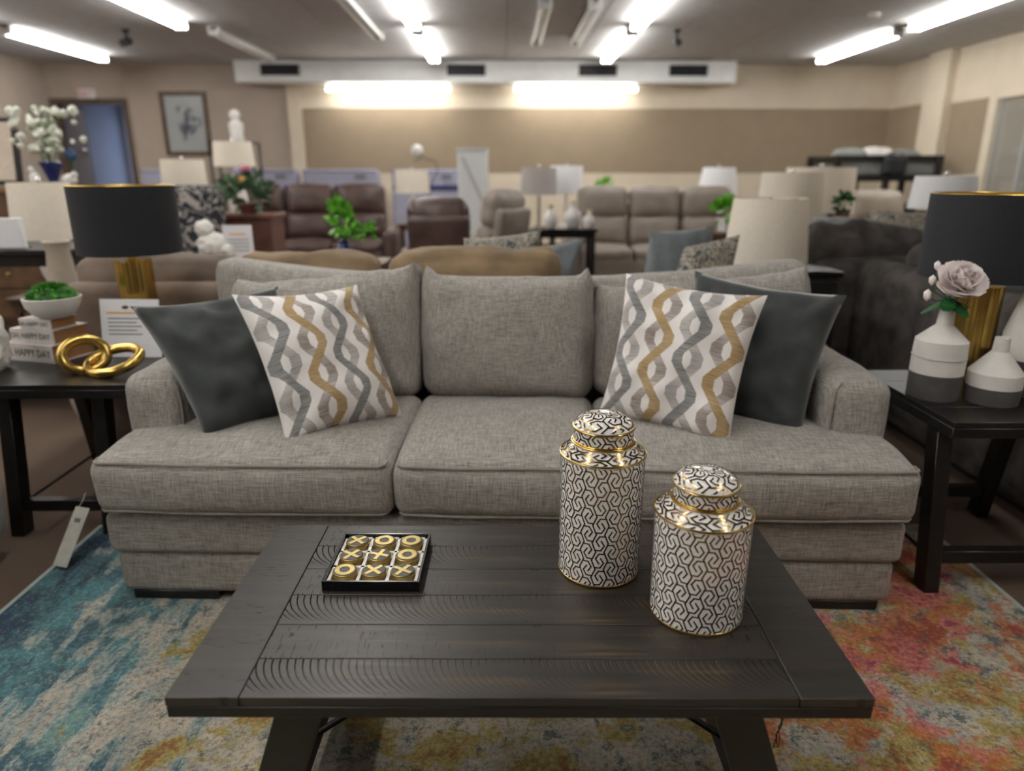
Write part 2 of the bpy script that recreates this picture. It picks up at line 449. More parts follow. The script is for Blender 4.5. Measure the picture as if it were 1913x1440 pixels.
def mk_print():
    """ink-wash figure print behind the picture glass"""
    m, n = new_mat('ink_wash_print')
    x, y, z = n.sep(n.co())
    a = n.noise(n.co(), 5.5, 4, .6, .6)
    d = n.m('ADD', n.m('POWER', n.m('DIVIDE', n.m('ADD', x, -.04), .2), 2), n.m('POWER', n.m('DIVIDE', n.m('ADD', z, -.02), .38), 2))
    f = n.ramp(n.m('SUBTRACT', a, n.m('MULTIPLY', d, .16)), .36, .52)
    n.set(Base_Color=n.mix(f, (.40, .43, .43), (.07, .08, .11)), Roughness=.3); return m
PRINT = mk_print()

# ------------------------------------------------------------------ the room
XL, XR, YB, YF, ZC = -8.44, 7.36, 14.0, -7.0, 3.24
S = 'structure'
obj('floor', box(nb(), XL - .1, YF - .1, -.1, XR + .1, YB + 3.2, 0), CARPET, kind=S)
ceil = obj('ceiling', box(nb(), XL - .1, YF - .1, ZC + .02, XR + .1, YB + 3.2, ZC + .1), CEILBAR, kind=S)
pm = None
for i in range(13):
    for j in range(9):
        x0, y0 = XL + i * 1.2154, YB - (j + 1) * 2.33
        if pm is None:
            o = obj('ceiling_panel', box(nb(), .006, .006, 0, 1.2094, 2.324, .02), CEIL, ceil, (x0, y0, ZC)); pm = o.data
        else: link('ceiling_panel', pm, ceil, (x0, y0, ZC))
# back wall with the doorway cut out of it (door x -8.36 .. -7.06, head 2.58)
bw = nb()
box(bw, XL - .1, YB, 0, -8.36, YB + .15, ZC); box(bw, -7.06, YB, 0, XR + .1, YB + .15, ZC); box(bw, -8.36, YB, 2.58, -7.06, YB + .15, ZC)
wb = obj('wall_back', bw, BEIGEPAINT, kind=S)
obj('upper_wall_board', box(nb(), -3.87, YB - .03, 2.49, XR, YB, ZC), CREAMPAINT, wb)
obj('taupe_board', box(nb(), -3.76, YB - .02, 1.33, XR, YB, 2.485), TAUPEPAINT, wb)
obj('lower_wall_board', box(nb(), -3.76, YB - .03, 0, XR, YB, 1.325), CREAMPAINT, wb)
obj('wall_post', box(nb(), -4.02, YB - .07, 0, -3.77, YB, ZC), CREAMPAINT, wb)
obj('wall_post', box(nb(), -7.04, YB - .04, 0, -6.98, YB, ZC), BEIGEPAINT, wb)
wl = obj('wall_left', box(nb(), XL - .15, YF, 0, XL, YB + 3.2, ZC), BEIGEPAINT, kind=S)
# right wall with a tall window opening y 8.4..10.98
rw = nb()
box(rw, XR, 10.98, 0, XR + .15, YB + 3.2, ZC); box(rw, XR, YF, 0, XR + .15, 8.4, ZC)
box(rw, XR, 8.4, 2.42, XR + .15, 10.98, ZC); box(rw, XR, 8.4, 0, XR + .15, 10.98, .5)
wr = obj('wall_right', rw, CREAMPAINT, kind=S)
obj('taupe_board', box(nb(), XR - .02, 12.75, 1.33, XR, YB, 2.485), TAUPEPAINT, wr)
obj('taupe_board', box(nb(), XR - .02, 11.15, 1.33, XR, 12.05, 2.42), TAUPEPAINT, wr)
obj('wall_post', box(nb(), XR - .13, 12.08, 0, XR, 12.70, ZC), CREAMPAINT, wr)
obj('wall_front', box(nb(), XL, YF - .15, 0, XR, YF, ZC), BEIGEPAINT, kind=S)
# window into the next bay on the right
wn = nb(); box(wn, XR - .04, 8.36, .46, XR + .03, 11.0, .52); box(wn, XR - .04, 8.36, 2.38, XR + .03, 11.0, 2.44)
box(wn, XR - .04, 8.36, .52, XR + .03, 8.44, 2.38); box(wn, XR - .04, 10.9, .52, XR + .03, 11.0, 2.38)
win = obj('window_1', wn, CREAMPAINT, kind=S)
for k in range(4):
    y0 = 8.46 + k * .615
    obj('pane', box(nb(), XR + .05, y0, .52, XR + .056, y0 + .58, 2.38), GLASS, win)
    obj('mullion', box(nb(), XR + .03, y0 + .58, .52, XR + .08, y0 + .615, 2.38), PALEGREY, win)
obj('wall_side_bay', box(nb(), XR + 2.2, 6.5, 0, XR + 2.3, 12.5, ZC), CREAMPAINT, kind=S)
obj('floor_side_bay', box(nb(), XR + .15, 6.5, -.1, XR + 2.3, 12.5, 0), CARPET, kind=S)
obj('ceiling_side_bay', box(nb(), XR + .15, 6.5, ZC, XR + 2.3, 12.5, ZC + .1), CEIL, kind=S)
for yy, nm in ((6.4, 'wall_side_bay_near'), (12.5, 'wall_side_bay_far')):
    obj(nm, box(nb(), XR + .15, yy, 0, XR + 2.3, yy + .1, ZC), CREAMPAINT, kind=S)
# passage behind the doorway
obj('wall_passage_back', box(nb(), XL - .1, YB + 3.1, 0, -5.5, YB + 3.2, ZC), BEIGEPAINT, kind=S)
obj('wall_passage_right', box(nb(), -5.6, YB + .15, 0, -5.5, YB + 3.1, ZC), BEIGEPAINT, kind=S)
dr = nb(); box(dr, -8.44, YB - .05, 0, -8.33, YB + .16, 2.66, .005); box(dr, -7.09, YB - .05, 0, -6.99, YB + .16, 2.66, .005); box(dr, -8.33, YB - .05, 2.56, -7.09, YB + .16, 2.66)
d1 = obj('door_1', dr, DOORWOOD, kind=S)
obj('door_leaf', box(nb(), -8.32, YB + .16, 0, -7.96, YB + .2, 2.54, .004), GREYDOOR, d1)
kn = nb(); ball(kn, (-8.02, YB + .1, 1.75), .06); obj('door_handle', kn, CHROME, d1)
gw = nb(); box(gw, -8.3, YB + 2.4, .0, -8.2, YB + 2.46, 2.6); box(gw, -6.9, YB + 2.4, 0, -6.8, YB + 2.46, 2.6); box(gw, -7.6, YB + 2.4, 0, -7.52, YB + 2.46, 2.6); box(gw, -8.3, YB + 2.4, 2.52, -6.8, YB + 2.46, 2.62)
d2 = obj('door_2', gw, DARKVENT, kind=S)
DAYLIGHT = emit('daylit_frosted_glass', (.34, .52, 1.0), 1.9)
obj('pane', box(nb(), -8.2, YB + 2.42, 0, -7.6, YB + 2.44, 2.52), DAYLIGHT, d2)
obj('pane', box(nb(), -7.52, YB + 2.42, 0, -6.9, YB + 2.44, 2.52), DAYLIGHT, d2)
# exit sign over the doorway
ex = thing('exit_sign', 'small white exit sign with red letters above the doorway', 'exit sign', (-7.74, YB, 2.72))
obj('sign_box', box(nb(), -.16, -.05, -.08, .16, 0, .1, .006), PAPER, ex)
text('lettering', 'EXIT', .15, plain('exit_red', (.55, .03, .05), .5), ex, (0, -.052, .01), (R(90), 0, 0), .001)

# ---------------------------------------------------------------- duct along the back wall
du = thing('air_duct', 'long white boxed air duct under the ceiling along the back wall', 'air duct', (-.3, YB - .03, 2.86))
DX0, DX1, DY, DZ0, DZ1 = -4.46, 4.5, -.55, .02, .375
cuts = [DX0 + (DX1 - DX0) * i / 15 for i in range(16)]
obj('duct_core', box(nb(), DX0 + .01, DY + .01, DZ0 + .01, DX1 - .01, 0, DZ1 - .004), DUCTM, du)
pmesh = None
for i in range(15):
    a, b = cuts[i] + .006, cuts[i + 1] - .006
    obj('panel', box(nb(), a, DY - .008, DZ0, b, DY + .012, DZ1, .003, 1), DUCTM, du)
for cx in (-3.64, -.34, 2.01, 3.63):
    v = obj('vent', box(nb(), cx - .34, DY - .03, .13, cx + .34, DY - .008, .31, .004, 1), DARKVENT, du)
    for k in range(4):
        obj('slat', box(nb(), cx - .32, DY - .04, .15 + k * .04, cx + .32, DY - .028, .165 + k * .04), BLACKMETAL, v)
# ---------------------------------------------------------------- fluorescent fixtures
def fixture(label, loc, rz, lit=True, L=2.44, wall=False):
    tm = (TUBEW if wall else TUBEM) if lit else OLDTUBE
    t = thing('fluorescent_light', label, 'ceiling light', loc, rz, 'strip lights of the showroom')
    h = nb(); box(h, -.032, -L / 2, -.055, .032, L / 2, 0, .006, 1); obj('housing', h, METALW, t)
    for sx in (-1, 1):
        obj('tube', tube(nb(), [(sx * .058, -L / 2 + .03, -.085), (sx * .058, L / 2 - .03, -.085)], .019, 8), tm, t)
    for sy in (-1, 1):
        e = nb(); box(e, -.082, sy * (L / 2 - .015) - .015, -.115, .082, sy * (L / 2 - .015) + .015, 0, .004, 1); obj('end_cap', e, METALW, t)
    return t
cn = ['far left aisle', 'left aisle', 'left of centre', 'right of centre', 'right aisle']
rn = ['nearest the back wall', 'second from the back wall', 'third from the back wall', 'fourth from the back wall', 'fifth from the back wall', 'sixth from the back wall']
FX = [-6.75, -4.2, -1.15, 1.78, 5.47]
for i, x in enumerate(FX):
    for j in range(6):
        y = 11.68 - j * 2.8
        lit = (i, j) not in ((1, 0), (3, 2), (3, 3), (4, 3), (4, 4), (2, 5), (3, 5))
        fixture(('lit twin-tube strip light over the %s, %s' if lit else 'unlit twin-tube strip light over the %s, %s') % (cn[i], rn[j]), (-3.93 if (i, j) == (1, 0) else x, y, ZC), 0, lit)
for x, lb in ((-1.75, 'unlit strip light left of the centre aisle lights'), (.5, 'unlit white strip light left of the two above the white cabinet'), (1.07, 'unlit white strip light right of the two above the white cabinet')):
    fixture(lb, (x, 10.05 if x > 0 else 9.6, ZC), 0, False)
for x0, x1, lb in ((-3.2, -.92, 'lit strip light under the duct, left of the two'), (.2, 2.47, 'lit strip light under the duct, right of the two')):
    t = fixture(lb, ((x0 + x1) / 2, YB - .42, 2.88), R(90), True, x1 - x0, True)
    t.location.z = 2.86
# cameras and detector on the ceiling
for x, y, lb in ((-5.24, 10.7, 'small dark ceiling camera near the left strip lights'), (2.44, 10.6, 'small dark ceiling camera beside the right-hand strip lights')):
    t = thing('security_camera', lb, 'camera', (x, y, ZC))
    obj('mount', lathe(nb(), [(0, 0), (.05, 0), (.05, -.03), (.02, -.05), (.02, -.12), (0, -.12)], 14), DARKVENT, t)
    b = nb(); tube(b, [(0, .07, -.14), (0, -.12, -.19)], .05, 12); obj('camera_body', b, DARKVENT, t)
t = thing('smoke_detector', 'round white smoke detector on the ceiling right side', 'smoke detector', (4.66, 9.57, ZC))
obj('cover', lathe(nb(), [(0, -.05), (.05, -.05), (.075, -.03), (.075, 0), (0, 0)], 20), WHITE, t)
obj('sensor_ring', lathe(nb(), [(.02, -.06), (.04, -.06), (.04, -.045), (.02, -.045), (.02, -.06)], 16), PALEGREY, t)
# picture on the back wall
t = thing('framed_picture', 'tall ink-wash print in a gilt brown frame on the back wall', 'picture', (-5.97, YB, 1.65))
f = nb(); box(f, -.43, -.045, 0, -.36, -.002, 1.13, .008, 1); box(f, .36, -.045, 0, .43, -.002, 1.13, .008, 1); box(f, -.36, -.045, 0, .36, -.002, .07, .008, 1); box(f, -.36, -.045, 1.06, .36, -.002, 1.13, .008, 1)
obj('frame', f, WOODBROWN, t)
obj('print', box(nb(), -.36, -.014, -.495, .36, -.004, .495), PRINT, t, (0, 0, .565))

fixture('lit strip light added to brighten the bay behind the right-hand window', (XR + 1.2, 9.6, ZC), 0)  # added fixture that brightens the bay; no source is seen there

# ------------------------------------------------------------------ rug
rg = thing('area_rug', 'abstract area rug fading from teal and navy to coral and orange', 'rug', (0, 0, 0), R(-.6))
obj('pile', box(nb(), -1.6, -.6, 0.001, 1.62, 2.42, .009), RUG, rg)
bd = nb()
for a in ((-1.612, -.6, 0, -1.597, 2.432, .0105), (1.617, -.6, 0, 1.632, 2.432, .0105), (-1.6, 2.417, 0, 1.62, 2.432, .0105)): box(bd, *a)
obj('bound_edge', bd, plain('rug_binding', (.36, .42, .38), .9), rg)

# ------------------------------------------------------------------ sofa
sf = thing('sofa', 'large light grey linen sofa with three seat cushions, facing the coffee table', 'sofa', (-.014, 1.858, .0095), R(-2.3))
for x in (-1.05, 1.05):
    for y in (.10, .9):
        obj('foot', box(nb(), x - .14, y - .05, 0.0, x + .14, y + .05, .036, .006, 1), BLACKWOOD, sf)
def bandfn(p, u):
    return p
for z, y0, h in ((.100, .045, .148), (.243, .032, .142)):
    b = nb(); cushion(b, (0, y0 + .46, z), 2.45 if z < .2 else 2.47, .92, h, .03, (0, .0, 0), 14, .004, 3 + z, 5); obj('base_band', b, SOFA, sf)
def seat(x0, x1, seed):
    w_ = x1 - x0; cx = (x0 + x1) / 2
    def fn(p, u):
        # edges of the top sag a little towards the seams, front lip droops
        if u[1] < -.6 and u[2] > 0: p.z -= .018 * (-.6 - u[1]) / .4
        return p
    b = nb(); cushion(b, (cx, .33, .418), w_, .66, .19, .042, (.008, .018, .026), 16, .006, seed, 5, fn=fn)
    o = obj('seat_cushion', b, SOFA, sf)
    for zz, dz in ((.492, 0), (.336, 0)):
        pts = []
        r_ = .03
        x_a, x_b, yf = x0 + .012, x1 - .012, -.004
        for i in range(25):
            t = i / 24; xx = x_a + .02 + (x_b - x_a - .04) * t
            bul = .018 * (1 - abs(2 * t - 1) ** 2.2) * (.25 if zz > .45 else .35)
            pts.append((xx, yf + .012 - bul + .004 * noise.noise(Vector((xx * 5, seed, 1))), zz + .003 * noise.noise(Vector((xx * 4, seed, 2))) + (0 if zz < .45 else .0)))
        pts = [(x_a + .004, .05, pts[0][2])] + [(x_a + .006, .022, pts[0][2])] + pts + [(x_b - .006, .022, pts[-1][2])] + [(x_b - .004, .05, pts[-1][2])]
        obj('piping', tube(nb(), pts, .0048, 6), PIPE, o)
    return o
seat(-1.235, -.322, 1); seat(-.318, .322, 2); seat(.326, 1.24, 4)
def arm(s):
    def fn(p, u):
        if u[2] > .3 and u[1] > 0: p.z += .0
        return p
    b = nb(); cushion(b, (s * 1.145, .63, .50), .205, .76, .38, .05, (.008, .012, .012), 9, .004, 7 + s, 6)
    a = obj('arm', b, SOFA, sf)
    pts = [(s * 1.052, .27, .36), (s * 1.052, .256, .45), (s * 1.052, .256, .6), (s * 1.06, .262, .66), (s * 1.08, .27, .683)]
    obj('piping', tube(nb(), pts, .004, 6), PIPE, a)
for s in (-1, 1): arm(s)
def framefn(p, u):
    if u[2] > .4: p.z += .085 * abs(u[0]) ** 2 * (u[2] - .4) / .6
    return p
b = nb(); cushion(b, (0, .93, .50), 2.34, .2, .83, .06, (0, .0, .0), 16, .006, 11, 5, fn=framefn)
obj('back_frame', b, SOFA, sf)
def backc(x0, x1, zt, seed, dy=0, ears=.03, slope=0.):
    cx = (x0 + x1) / 2; w_ = x1 - x0; h_ = zt - .49
    def fn(p, u):
        # pinched corners stand up, top edge ripples
        if u[2] > .5:
            e = max(0, (abs(u[0]) - .72) / .28)
            p.z += ears * e * e * (u[2] - .5) * 2 - .010 * (1 - abs(u[0])) + .006 * noise.noise(Vector((p.x * 14, seed, 0)))
            p.y += .02 * e * (u[2] - .5)
            p.z += slope * p.x * (u[2] - .5) * 2
        return p
    b = nb(); cushion(b, (cx, .735 + dy, .49 + h_ / 2), w_, .22, h_, .065, (.008, .04, .0), 14, .011, seed, 5, tilt=R(-11), fn=fn)
    obj('back_cushion', b, SOFA, sf)
backc(-1.04, -.325, .95, 21, .0, .035, .10); backc(-.318, .322, .95, 22, 0, .05); backc(.328, 1.13, .935, 24, .03, .03, .09)

# ------------------------------------------------------------------ throw pillows
def pillow(name, label, C, T, mat, seed, pinch=.07, group=None, ear=.0, wr=.012, n=26):
    BL, BR, TR, TL = [Vector(c) for c in C]
    base = (BL + BR) / 2
    nrm = (BR - BL).cross(TL - BL) + (TR - TL).cross(TR - BR); nrm.normalize()
    bm = nb(); uvl = bm.loops.layers.uv.new('UVMap'); G = {}; UVV = {}
    for side in (1, -1):
        for i in range(n + 1):
            for j in range(n + 1):
                s = -1 + 2 * i / n; t = -1 + 2 * j / n
                edge = i in (0, n) or j in (0, n)
                if edge and side == -1: G[(side, i, j)] = G[(1, i, j)]; continue
                s2 = s * (1 - pinch * (1 - t * t)); t2 = t * (1 - pinch * (1 - s * s))
                a, b_ = (s2 + 1) / 2, (t2 + 1) / 2
                p = (BL * (1 - a) + BR * a) * (1 - b_) + (TL * (1 - a) + TR * a) * b_
                h = T / 2 * (((1 - s * s) * (1 - t * t)) ** .55 * .8 + .2 * ((1 - s ** 6) * (1 - t ** 6)) ** .5) if not edge else 0
                q = Vector((s * 2.2 + seed, t * 2.2, side + seed * .7))
                k = min(1, 3 * (1 - max(abs(s), abs(t))) + .15)
                fold = wr * k * (noise.noise(q) + .6 * noise.noise(q * 2.1)) * (1.6 - (1 - s * s) * (1 - t * t))
                p = p + nrm * (side * h + fold * (1 if not edge else .5))
                v = bm.verts.new(p - base); G[(side, i, j)] = v; UVV[v] = ((s + 1) / 2, (t + 1) / 2)
    for side in (1, -1):
        for i in range(n):
            for j in range(n):
                q = [G[(side, i, j)], G[(side, i + 1, j)], G[(side, i + 1, j + 1)], G[(side, i, j + 1)]]
                if side == -1: q.reverse()
                f = bm.faces.new(q)
                for l in f.loops: l[uvl].uv = UVV[l.vert]
    o = obj(name, bm, mat, None, base, label=label, cat='pillow', group=group, sharp=80)
    # seam welt round the edge
    ring = [(i, 0) for i in range(n)] + [(n, j) for j in range(n)] + [(i, n) for i in range(n, 0, -1)] + [(0, j) for j in range(n, 0, -1)]
    return o
GP = 'throw pillows on the grey sofa'
pillow('throw_pillow', 'plain dark slate velvet pillow leaning on the left sofa arm', [(-.945, 2.06, .515), (-.66, 2.28, .535), (-.80, 2.46, .945), (-1.215, 2.24, .915)], .20, VELVET, 3, .085, GP, wr=.03)
pillow('throw_pillow', 'white pillow with gold and grey trellis print on the left seat', [(-.675, 2.01, .515), (-.345, 2.28, .515), (-.515, 2.44, .955), (-.88, 2.24, .955)], .20, TREL, 5, .085, GP, wr=.026)
pillow('throw_pillow', 'white pillow with gold and grey trellis print on the right seat', [(.330, 2.27, .525), (.70, 1.985, .505), (.860, 2.22, .95), (.425, 2.38, 1.0)], .20, TREL, 9, .085, GP, wr=.026)
pillow('throw_pillow', 'plain dark slate velvet pillow leaning on the right sofa arm', [(.60, 2.34, .515), (.965, 2.08, .50), (1.135, 2.25, .945), (.70, 2.52, .99)], .20, VELVET, 13, .085, GP, wr=.028)

# ------------------------------------------------------------------ coffee table
TZ = .475
ct = thing('coffee_table', 'dark espresso coffee table with saw-marked plank top on the rug', 'coffee table', (.029, 1.269, 0), R(-.9))
for k in range(6):
    y0 = .302 - (k + 1) * .1007
    kind = 1 if k % 2 == 0 else 0
    b = nb(); box(b, -.4780, -.0495, -.018, .4790, .0495, 0, .0012, 1)
    o = obj('plank', b, PLANK[kind], ct, (0, y0 + .0503, TZ))
    if k in (2, 3): pass
for s in (-1, 1):
    b = nb(); box(b, -.0632, -.302, -.018, .0632, .302, 0, .0012, 1)
    obj('end_board', b, PLANK[2], ct, (-.5425 if s < 0 else .5440, 0, TZ))
obj('apron', box(nb(), -.6052, -.3015, .432, .607, .3015, TZ - .0195, .002, 1), BLACKWOOD, ct)
for sx in (-1, 1):
    for sy in (-1, 1):
        b = nb(); beam(b, (sx * .385, sy * .235, .432), (sx * .525, sy * .235, 0.009), .086, .05, .002); obj('leg', b, BLACKWOOD, ct)
    b = nb(); box(b, sx * .49 - .03, -.235, .055, sx * .49 + .03, .235, .115, .003, 1); obj('stretcher', b, BLACKWOOD, ct)
    obj('brace_rod', tube(nb(), [(sx * .47, 0, .10), (sx * .02, 0, .43)], .0075, 10), BLACKMETAL, ct)
# wire from a price tag hanging under the right end
b = nb(); tube(b, [(.50, -.225, .433), (.494, -.226, .40), (.486, -.227, .37), (.490, -.226, .35), (.482, -.226, .327), (.486, -.226, .305)], .0012, 6)
tube(b, [(.494, -.226, .40), (.492, -.226, .365), (.484, -.227, .345), (.489, -.226, .32), (.489, -.226, .298), (.480, -.226, .298), (.484, -.226, .325)], .001, 6)
obj('tag_wire', b, BLACKMETAL, ct)

# ------------------------------------------------------------------ noughts and crosses set
tr = thing('game_tray', 'square black lacquer tray with an ivory nine-square grid on the coffee table', 'tray', (-.283, 1.389, TZ), R(-1.2))
H_ = .104
b = nb(); box(b, -H_, -H_, 0, H_, H_, .004); 
for a in ((-H_, -H_, .004, -H_ + .005, H_, .024), (H_ - .005, -H_, .004, H_, H_, .024), (-H_ + .005, -H_, .004, H_ - .005, -H_ + .005, .024), (-H_ + .005, H_ - .005, .004, H_ - .005, H_, .024)): box(b, *a)
obj('tray_body', b, BLACKGLOSS, tr)
obj('grid_floor', box(nb(), -.099, -.099, .004, .099, .099, .008), TRAYW, tr)
for k in (-1, -.335, .335, 1):
    obj('divider', box(nb(), -.0985, k * .0945 - .004, .008, .0985, k * .0945 + .004, .0165, .0008, 1), TRAYW, tr)
    obj('divider', box(nb(), k * .0945 - .004, -.0985, .008, k * .0945 + .004, .0985, .0165, .0008, 1), TRAYW, tr)
disc = lathe(nb(), [(0, 0), (.0245, 0), (.0265, .002), (.0268, .006), (.026, .0145), (.0268, .0165), (.0262, .0185), (.0245, .0192), (0, .0192)], 36)
dm = None; xm = None; om = None; em = None
words = ['back', 'middle', 'front']; cw = ['left', 'centre', 'right']
for r_, row in enumerate(['XOO', 'XXO', 'OXX']):
    for c_, ch in enumerate(row):
        lx, ly = (c_ - 1) * .0633, (1 - r_) * .0633
        a = R(-1.2); px_ = -.283 + lx * math.cos(a) - ly * math.sin(a); py_ = 1.389 + lx * math.sin(a) + ly * math.cos(a)
        rz = {(0, 0): .75, (1, 0): .95, (1, 1): 1.25, (2, 1): .80, (2, 2): 1.0}.get((r_, c_), 0)
        t = thing('game_piece', 'round brass %s piece, %s row %s square of the tray' % ('cross' if ch == 'X' else 'nought', words[r_], cw[c_]), 'game piece', (px_, py_, TZ + .0082), rz, 'brass noughts and crosses pieces')
        if dm is None: dm = obj('disc', disc, BRASS, t).data
        else: link('disc', dm, t)
        if em is None: em = obj('inlay', lathe(nb(), [(0, .0193), (.0245, .0193), (.0245, .0197), (0, .0197)], 32), TICTOP, t).data
        else: link('inlay', em, t)
        if ch == 'X':
            if xm is None:
                b = nb(); box(b, -.0225, -.0042, .0197, .0225, .0042, .0206); box(b, -.0042, -.0225, .0197, .0042, .0225, .0207); xm = obj('cross_mark', b, BRASS, t).data
            else: link('cross_mark', xm, t)
        else:
            if om is None: om = obj('ring_mark', lathe(nb(), [(.0115, .0197), (.0115, .0206), (.0215, .0206), (.0215, .0197), (.0115, .0197)], 36), BRASS, t).data
            else: link('ring_mark', om, t)

# ------------------------------------------------------------------ patterned jars
JLINE = plain('bronze_gold_line', (.20, .125, .045), .16, 1., var=.1)
def keylines(bm, prof, ncol, nrow, lw, r_off=.0005, sub=3):
    """hexagonal key pattern laid as raised lines over a surface of revolution given by prof [(r,z)...]"""
    segs = [((prof[i], prof[i + 1]), math.dist(prof[i], prof[i + 1])) for i in range(len(prof) - 1)]
    tot = sum(s[1] for s in segs); dx = 1.; rr0 = max(p[0] for p in prof); Dx = 2 * PI * rr0 / ncol; Dz = tot / nrow
    def P(u, v):
        d = v * Dz
        for (a, b_), l in segs:
            if d <= l + 1e-9:
                k = d / l; r = a[0] + (b_[0] - a[0]) * k; z = a[1] + (b_[1] - a[1]) * k
                nr, nz = (b_[1] - a[1]) / l, -(b_[0] - a[0]) / l
                return r, z, nr, nz, u * 2 * PI / ncol
            d -= l
        return None
    def X(u, v):
        q = P(u, v)
        if q is None: return None
        r, z, nr, nz, th = q
        r += nr * r_off; z += nz * r_off
        return Vector((r * math.cos(th), r * math.sin(th), z))
    def line(p, q):
        L_ = math.hypot((q[0] - p[0]) * Dx, (q[1] - p[1]) * Dz)
        if L_ < 1e-9: return
        ex, ez = (q[0] - p[0]) * Dx / L_, (q[1] - p[1]) * Dz / L_
        for i in range(sub):
            t0, t1 = i / sub, (i + 1) / sub
            if i == 0: t0 -= lw * .42 / L_
            if i == sub - 1: t1 += lw * .42 / L_
            ok = True; vv = []
            for t, sg in ((t0, -1), (t1, -1), (t1, 1), (t0, 1)):
                u = p[0] + (q[0] - p[0]) * t - ez * sg * lw / 2 / Dx; v = p[1] + (q[1] - p[1]) * t + ex * sg * lw / 2 / Dz
                v = min(max(v, 0), nrow)
                vv.append((u, v))
            if max(a[1] for a in vv) - min(a[1] for a in vv) < 1e-6: continue
            pts = [X(*a) for a in vv]
            if None in pts: continue
            try: bm.faces.new([bm.verts.new(a) for a in pts])
            except Exception: pass
    for c in range(ncol):
        par = c % 2; sg = 1 if par == 0 else -1
        for k in range(-1, int(nrow) + 2):
            cz = k + (0 if par == 0 else .5); C = (c, cz)
            h1 = [(-.41, .40), (.06, .40), (.33, .12), (.07, -.15)]
            for f in (1, -1):
                pts = [(C[0] + f * a, C[1] + sg * f * b_) for a, b_ in h1]
                for p, q in zip(pts, pts[1:]):
                    if min(p[1], q[1]) < -.05 and max(p[1], q[1]) < 0: continue
                    if min(p[1], q[1]) > nrow: continue
                    line(p, q)
            # zigzag wall on the right of the column
            for p, q in (((.34, -.5), (.66, 0)), ((.66, 0), (.34, .5))):
                a = (C[0] + p[0], C[1] + p[1]); d = (C[0] + q[0], C[1] + q[1])
                if max(a[1], d[1]) < 0 or min(a[1], d[1]) > nrow: continue
                line(a, d)
    return bm
def jar(label, loc, rz, Rb, hb, Rl, htot, ncol, nrow):
    t = thing('ginger_jar', label, 'jar', loc, rz, 'key-pattern lidded jars')
    Rb2 = Rb * .985
    sh = hb + .022                                   # top of the sloping shoulder
    prof = [(0, .001), (Rb2 - .004, .001), (Rb2, .005), (Rb, hb - .004), (Rb, hb), (Rl + .004, sh), (Rl, sh + .004), (0, sh + .004)]
    obj('body', lathe(nb(), prof, 72), GLAZE, t)
    bodylines = keylines(nb(), [(Rb2, .006), (Rb, hb - .004)], ncol, nrow, .0030)
    obj('key_pattern', bodylines, JLINE, t, smooth=False)
    obj('key_pattern', keylines(nb(), [(Rb - .001, hb + .002), (Rl + .006, sh)], 12, 1.35, .0034), JLINE, t, smooth=False)
    for r, z, q in ((Rb + .0006, hb, .0022), (Rl + .004, sh + .004, .0022), (Rb2 - .001, .004, .0024)):
        obj('gold_rim', tube(nb(), [(r * math.cos(2 * PI * i / 64), r * math.sin(2 * PI * i / 64), z) for i in range(64)], q, 8, True), GOLD, t)
    lb, lt = sh + .004, htot
    ring = lb + (lt - lb) * .50
    lid = obj('lid', lathe(nb(), [(0, lb), (Rl, lb), (Rl, ring), (Rl + .002, ring + .001)] + [(Rl * math.cos(a), ring + .002 + (lt - ring - .002) * math.sin(a)) for a in [R(k) for k in (8, 20, 32, 45, 58, 70, 80)]] + [(0, lt)], 64), GLAZE, t)
    obj('key_pattern', keylines(nb(), [(Rl, lb + .002), (Rl, ring - .002)], 14, .9, .0032), JLINE, lid, smooth=False)
    dome = [(Rl * math.cos(a) + .0004, ring + .0024 + (lt - ring - .002) * math.sin(a)) for a in [R(k) for k in (6, 20, 32, 45, 58, 70, 82)]]
    obj('key_pattern', keylines(nb(), dome, 8, 2.0, .0036), JLINE, lid, smooth=False)
    for z, q in ((ring + .001, .0025), (lb + .003, .002)):
        obj('gold_rim', tube(nb(), [((Rl + .0012) * math.cos(2 * PI * i / 56), (Rl + .0012) * math.sin(2 * PI * i / 56), z) for i in range(56)], q, 8, True), GOLD, lid)
    return t
jar('taller white jar with gold key pattern at the back of the coffee table', (.214, 1.378, TZ), .3, .091, .283, .0635, .372, 22, 6.6)
jar('shorter white jar with gold key pattern in front of the taller jar', (.392, 1.217, TZ), .1, .094, .225, .0615, .312, 22, 5.3)

# ------------------------------------------------------------------ end tables
def end_table(label, loc, rz, w_, d_, h_, ins=0.):
    t = thing('end_table', label, 'end table', loc, rz, 'black end tables flanking the sofa')
    for k in range(4):
        b = nb(); box(b, -w_ / 2 + .001, -d_ / 8 + .0006, -.018, w_ / 2 - .001, d_ / 8 - .0006, 0, .001, 1)
        obj('plank', b, BLACKWOOD, t, (0, -d_ / 2 + d_ / 8 + k * d_ / 4, h_))
    obj('apron', box(nb(), -w_ / 2, -d_ / 2, h_ - .052, w_ / 2, d_ / 2, h_ - .019, .002, 1), BLACKWOOD, t)
    for sx in (-1, 1):
        for sy in (-1, 1):
            b = nb(); beam(b, (sx * (w_ / 2 - .035 - ins), sy * (d_ / 2 - .115), h_ - .05), (sx * (w_ / 2 - .035 - ins), sy * (d_ / 2 - .03), 0.0), .05, .062, .002); obj('leg', b, BLACKWOOD, t)
    for sy in (-1, 1):
        b = nb(); box(b, -w_ / 2 + .06 + ins, sy * (d_ / 2 - .052) - .02, .09, w_ / 2 - .06 - ins, sy * (d_ / 2 - .052) + .02, .135, .002, 1); obj('stretcher', b, BLACKWOOD, t)
    obj('tie_rod', tube(nb(), [(-w_ / 2 + .035 + ins, -d_ / 2 + .06, .11), (-w_ / 2 + .035 + ins, d_ / 2 - .06, .11)], .006, 8), BLACKMETAL, t)
    return t
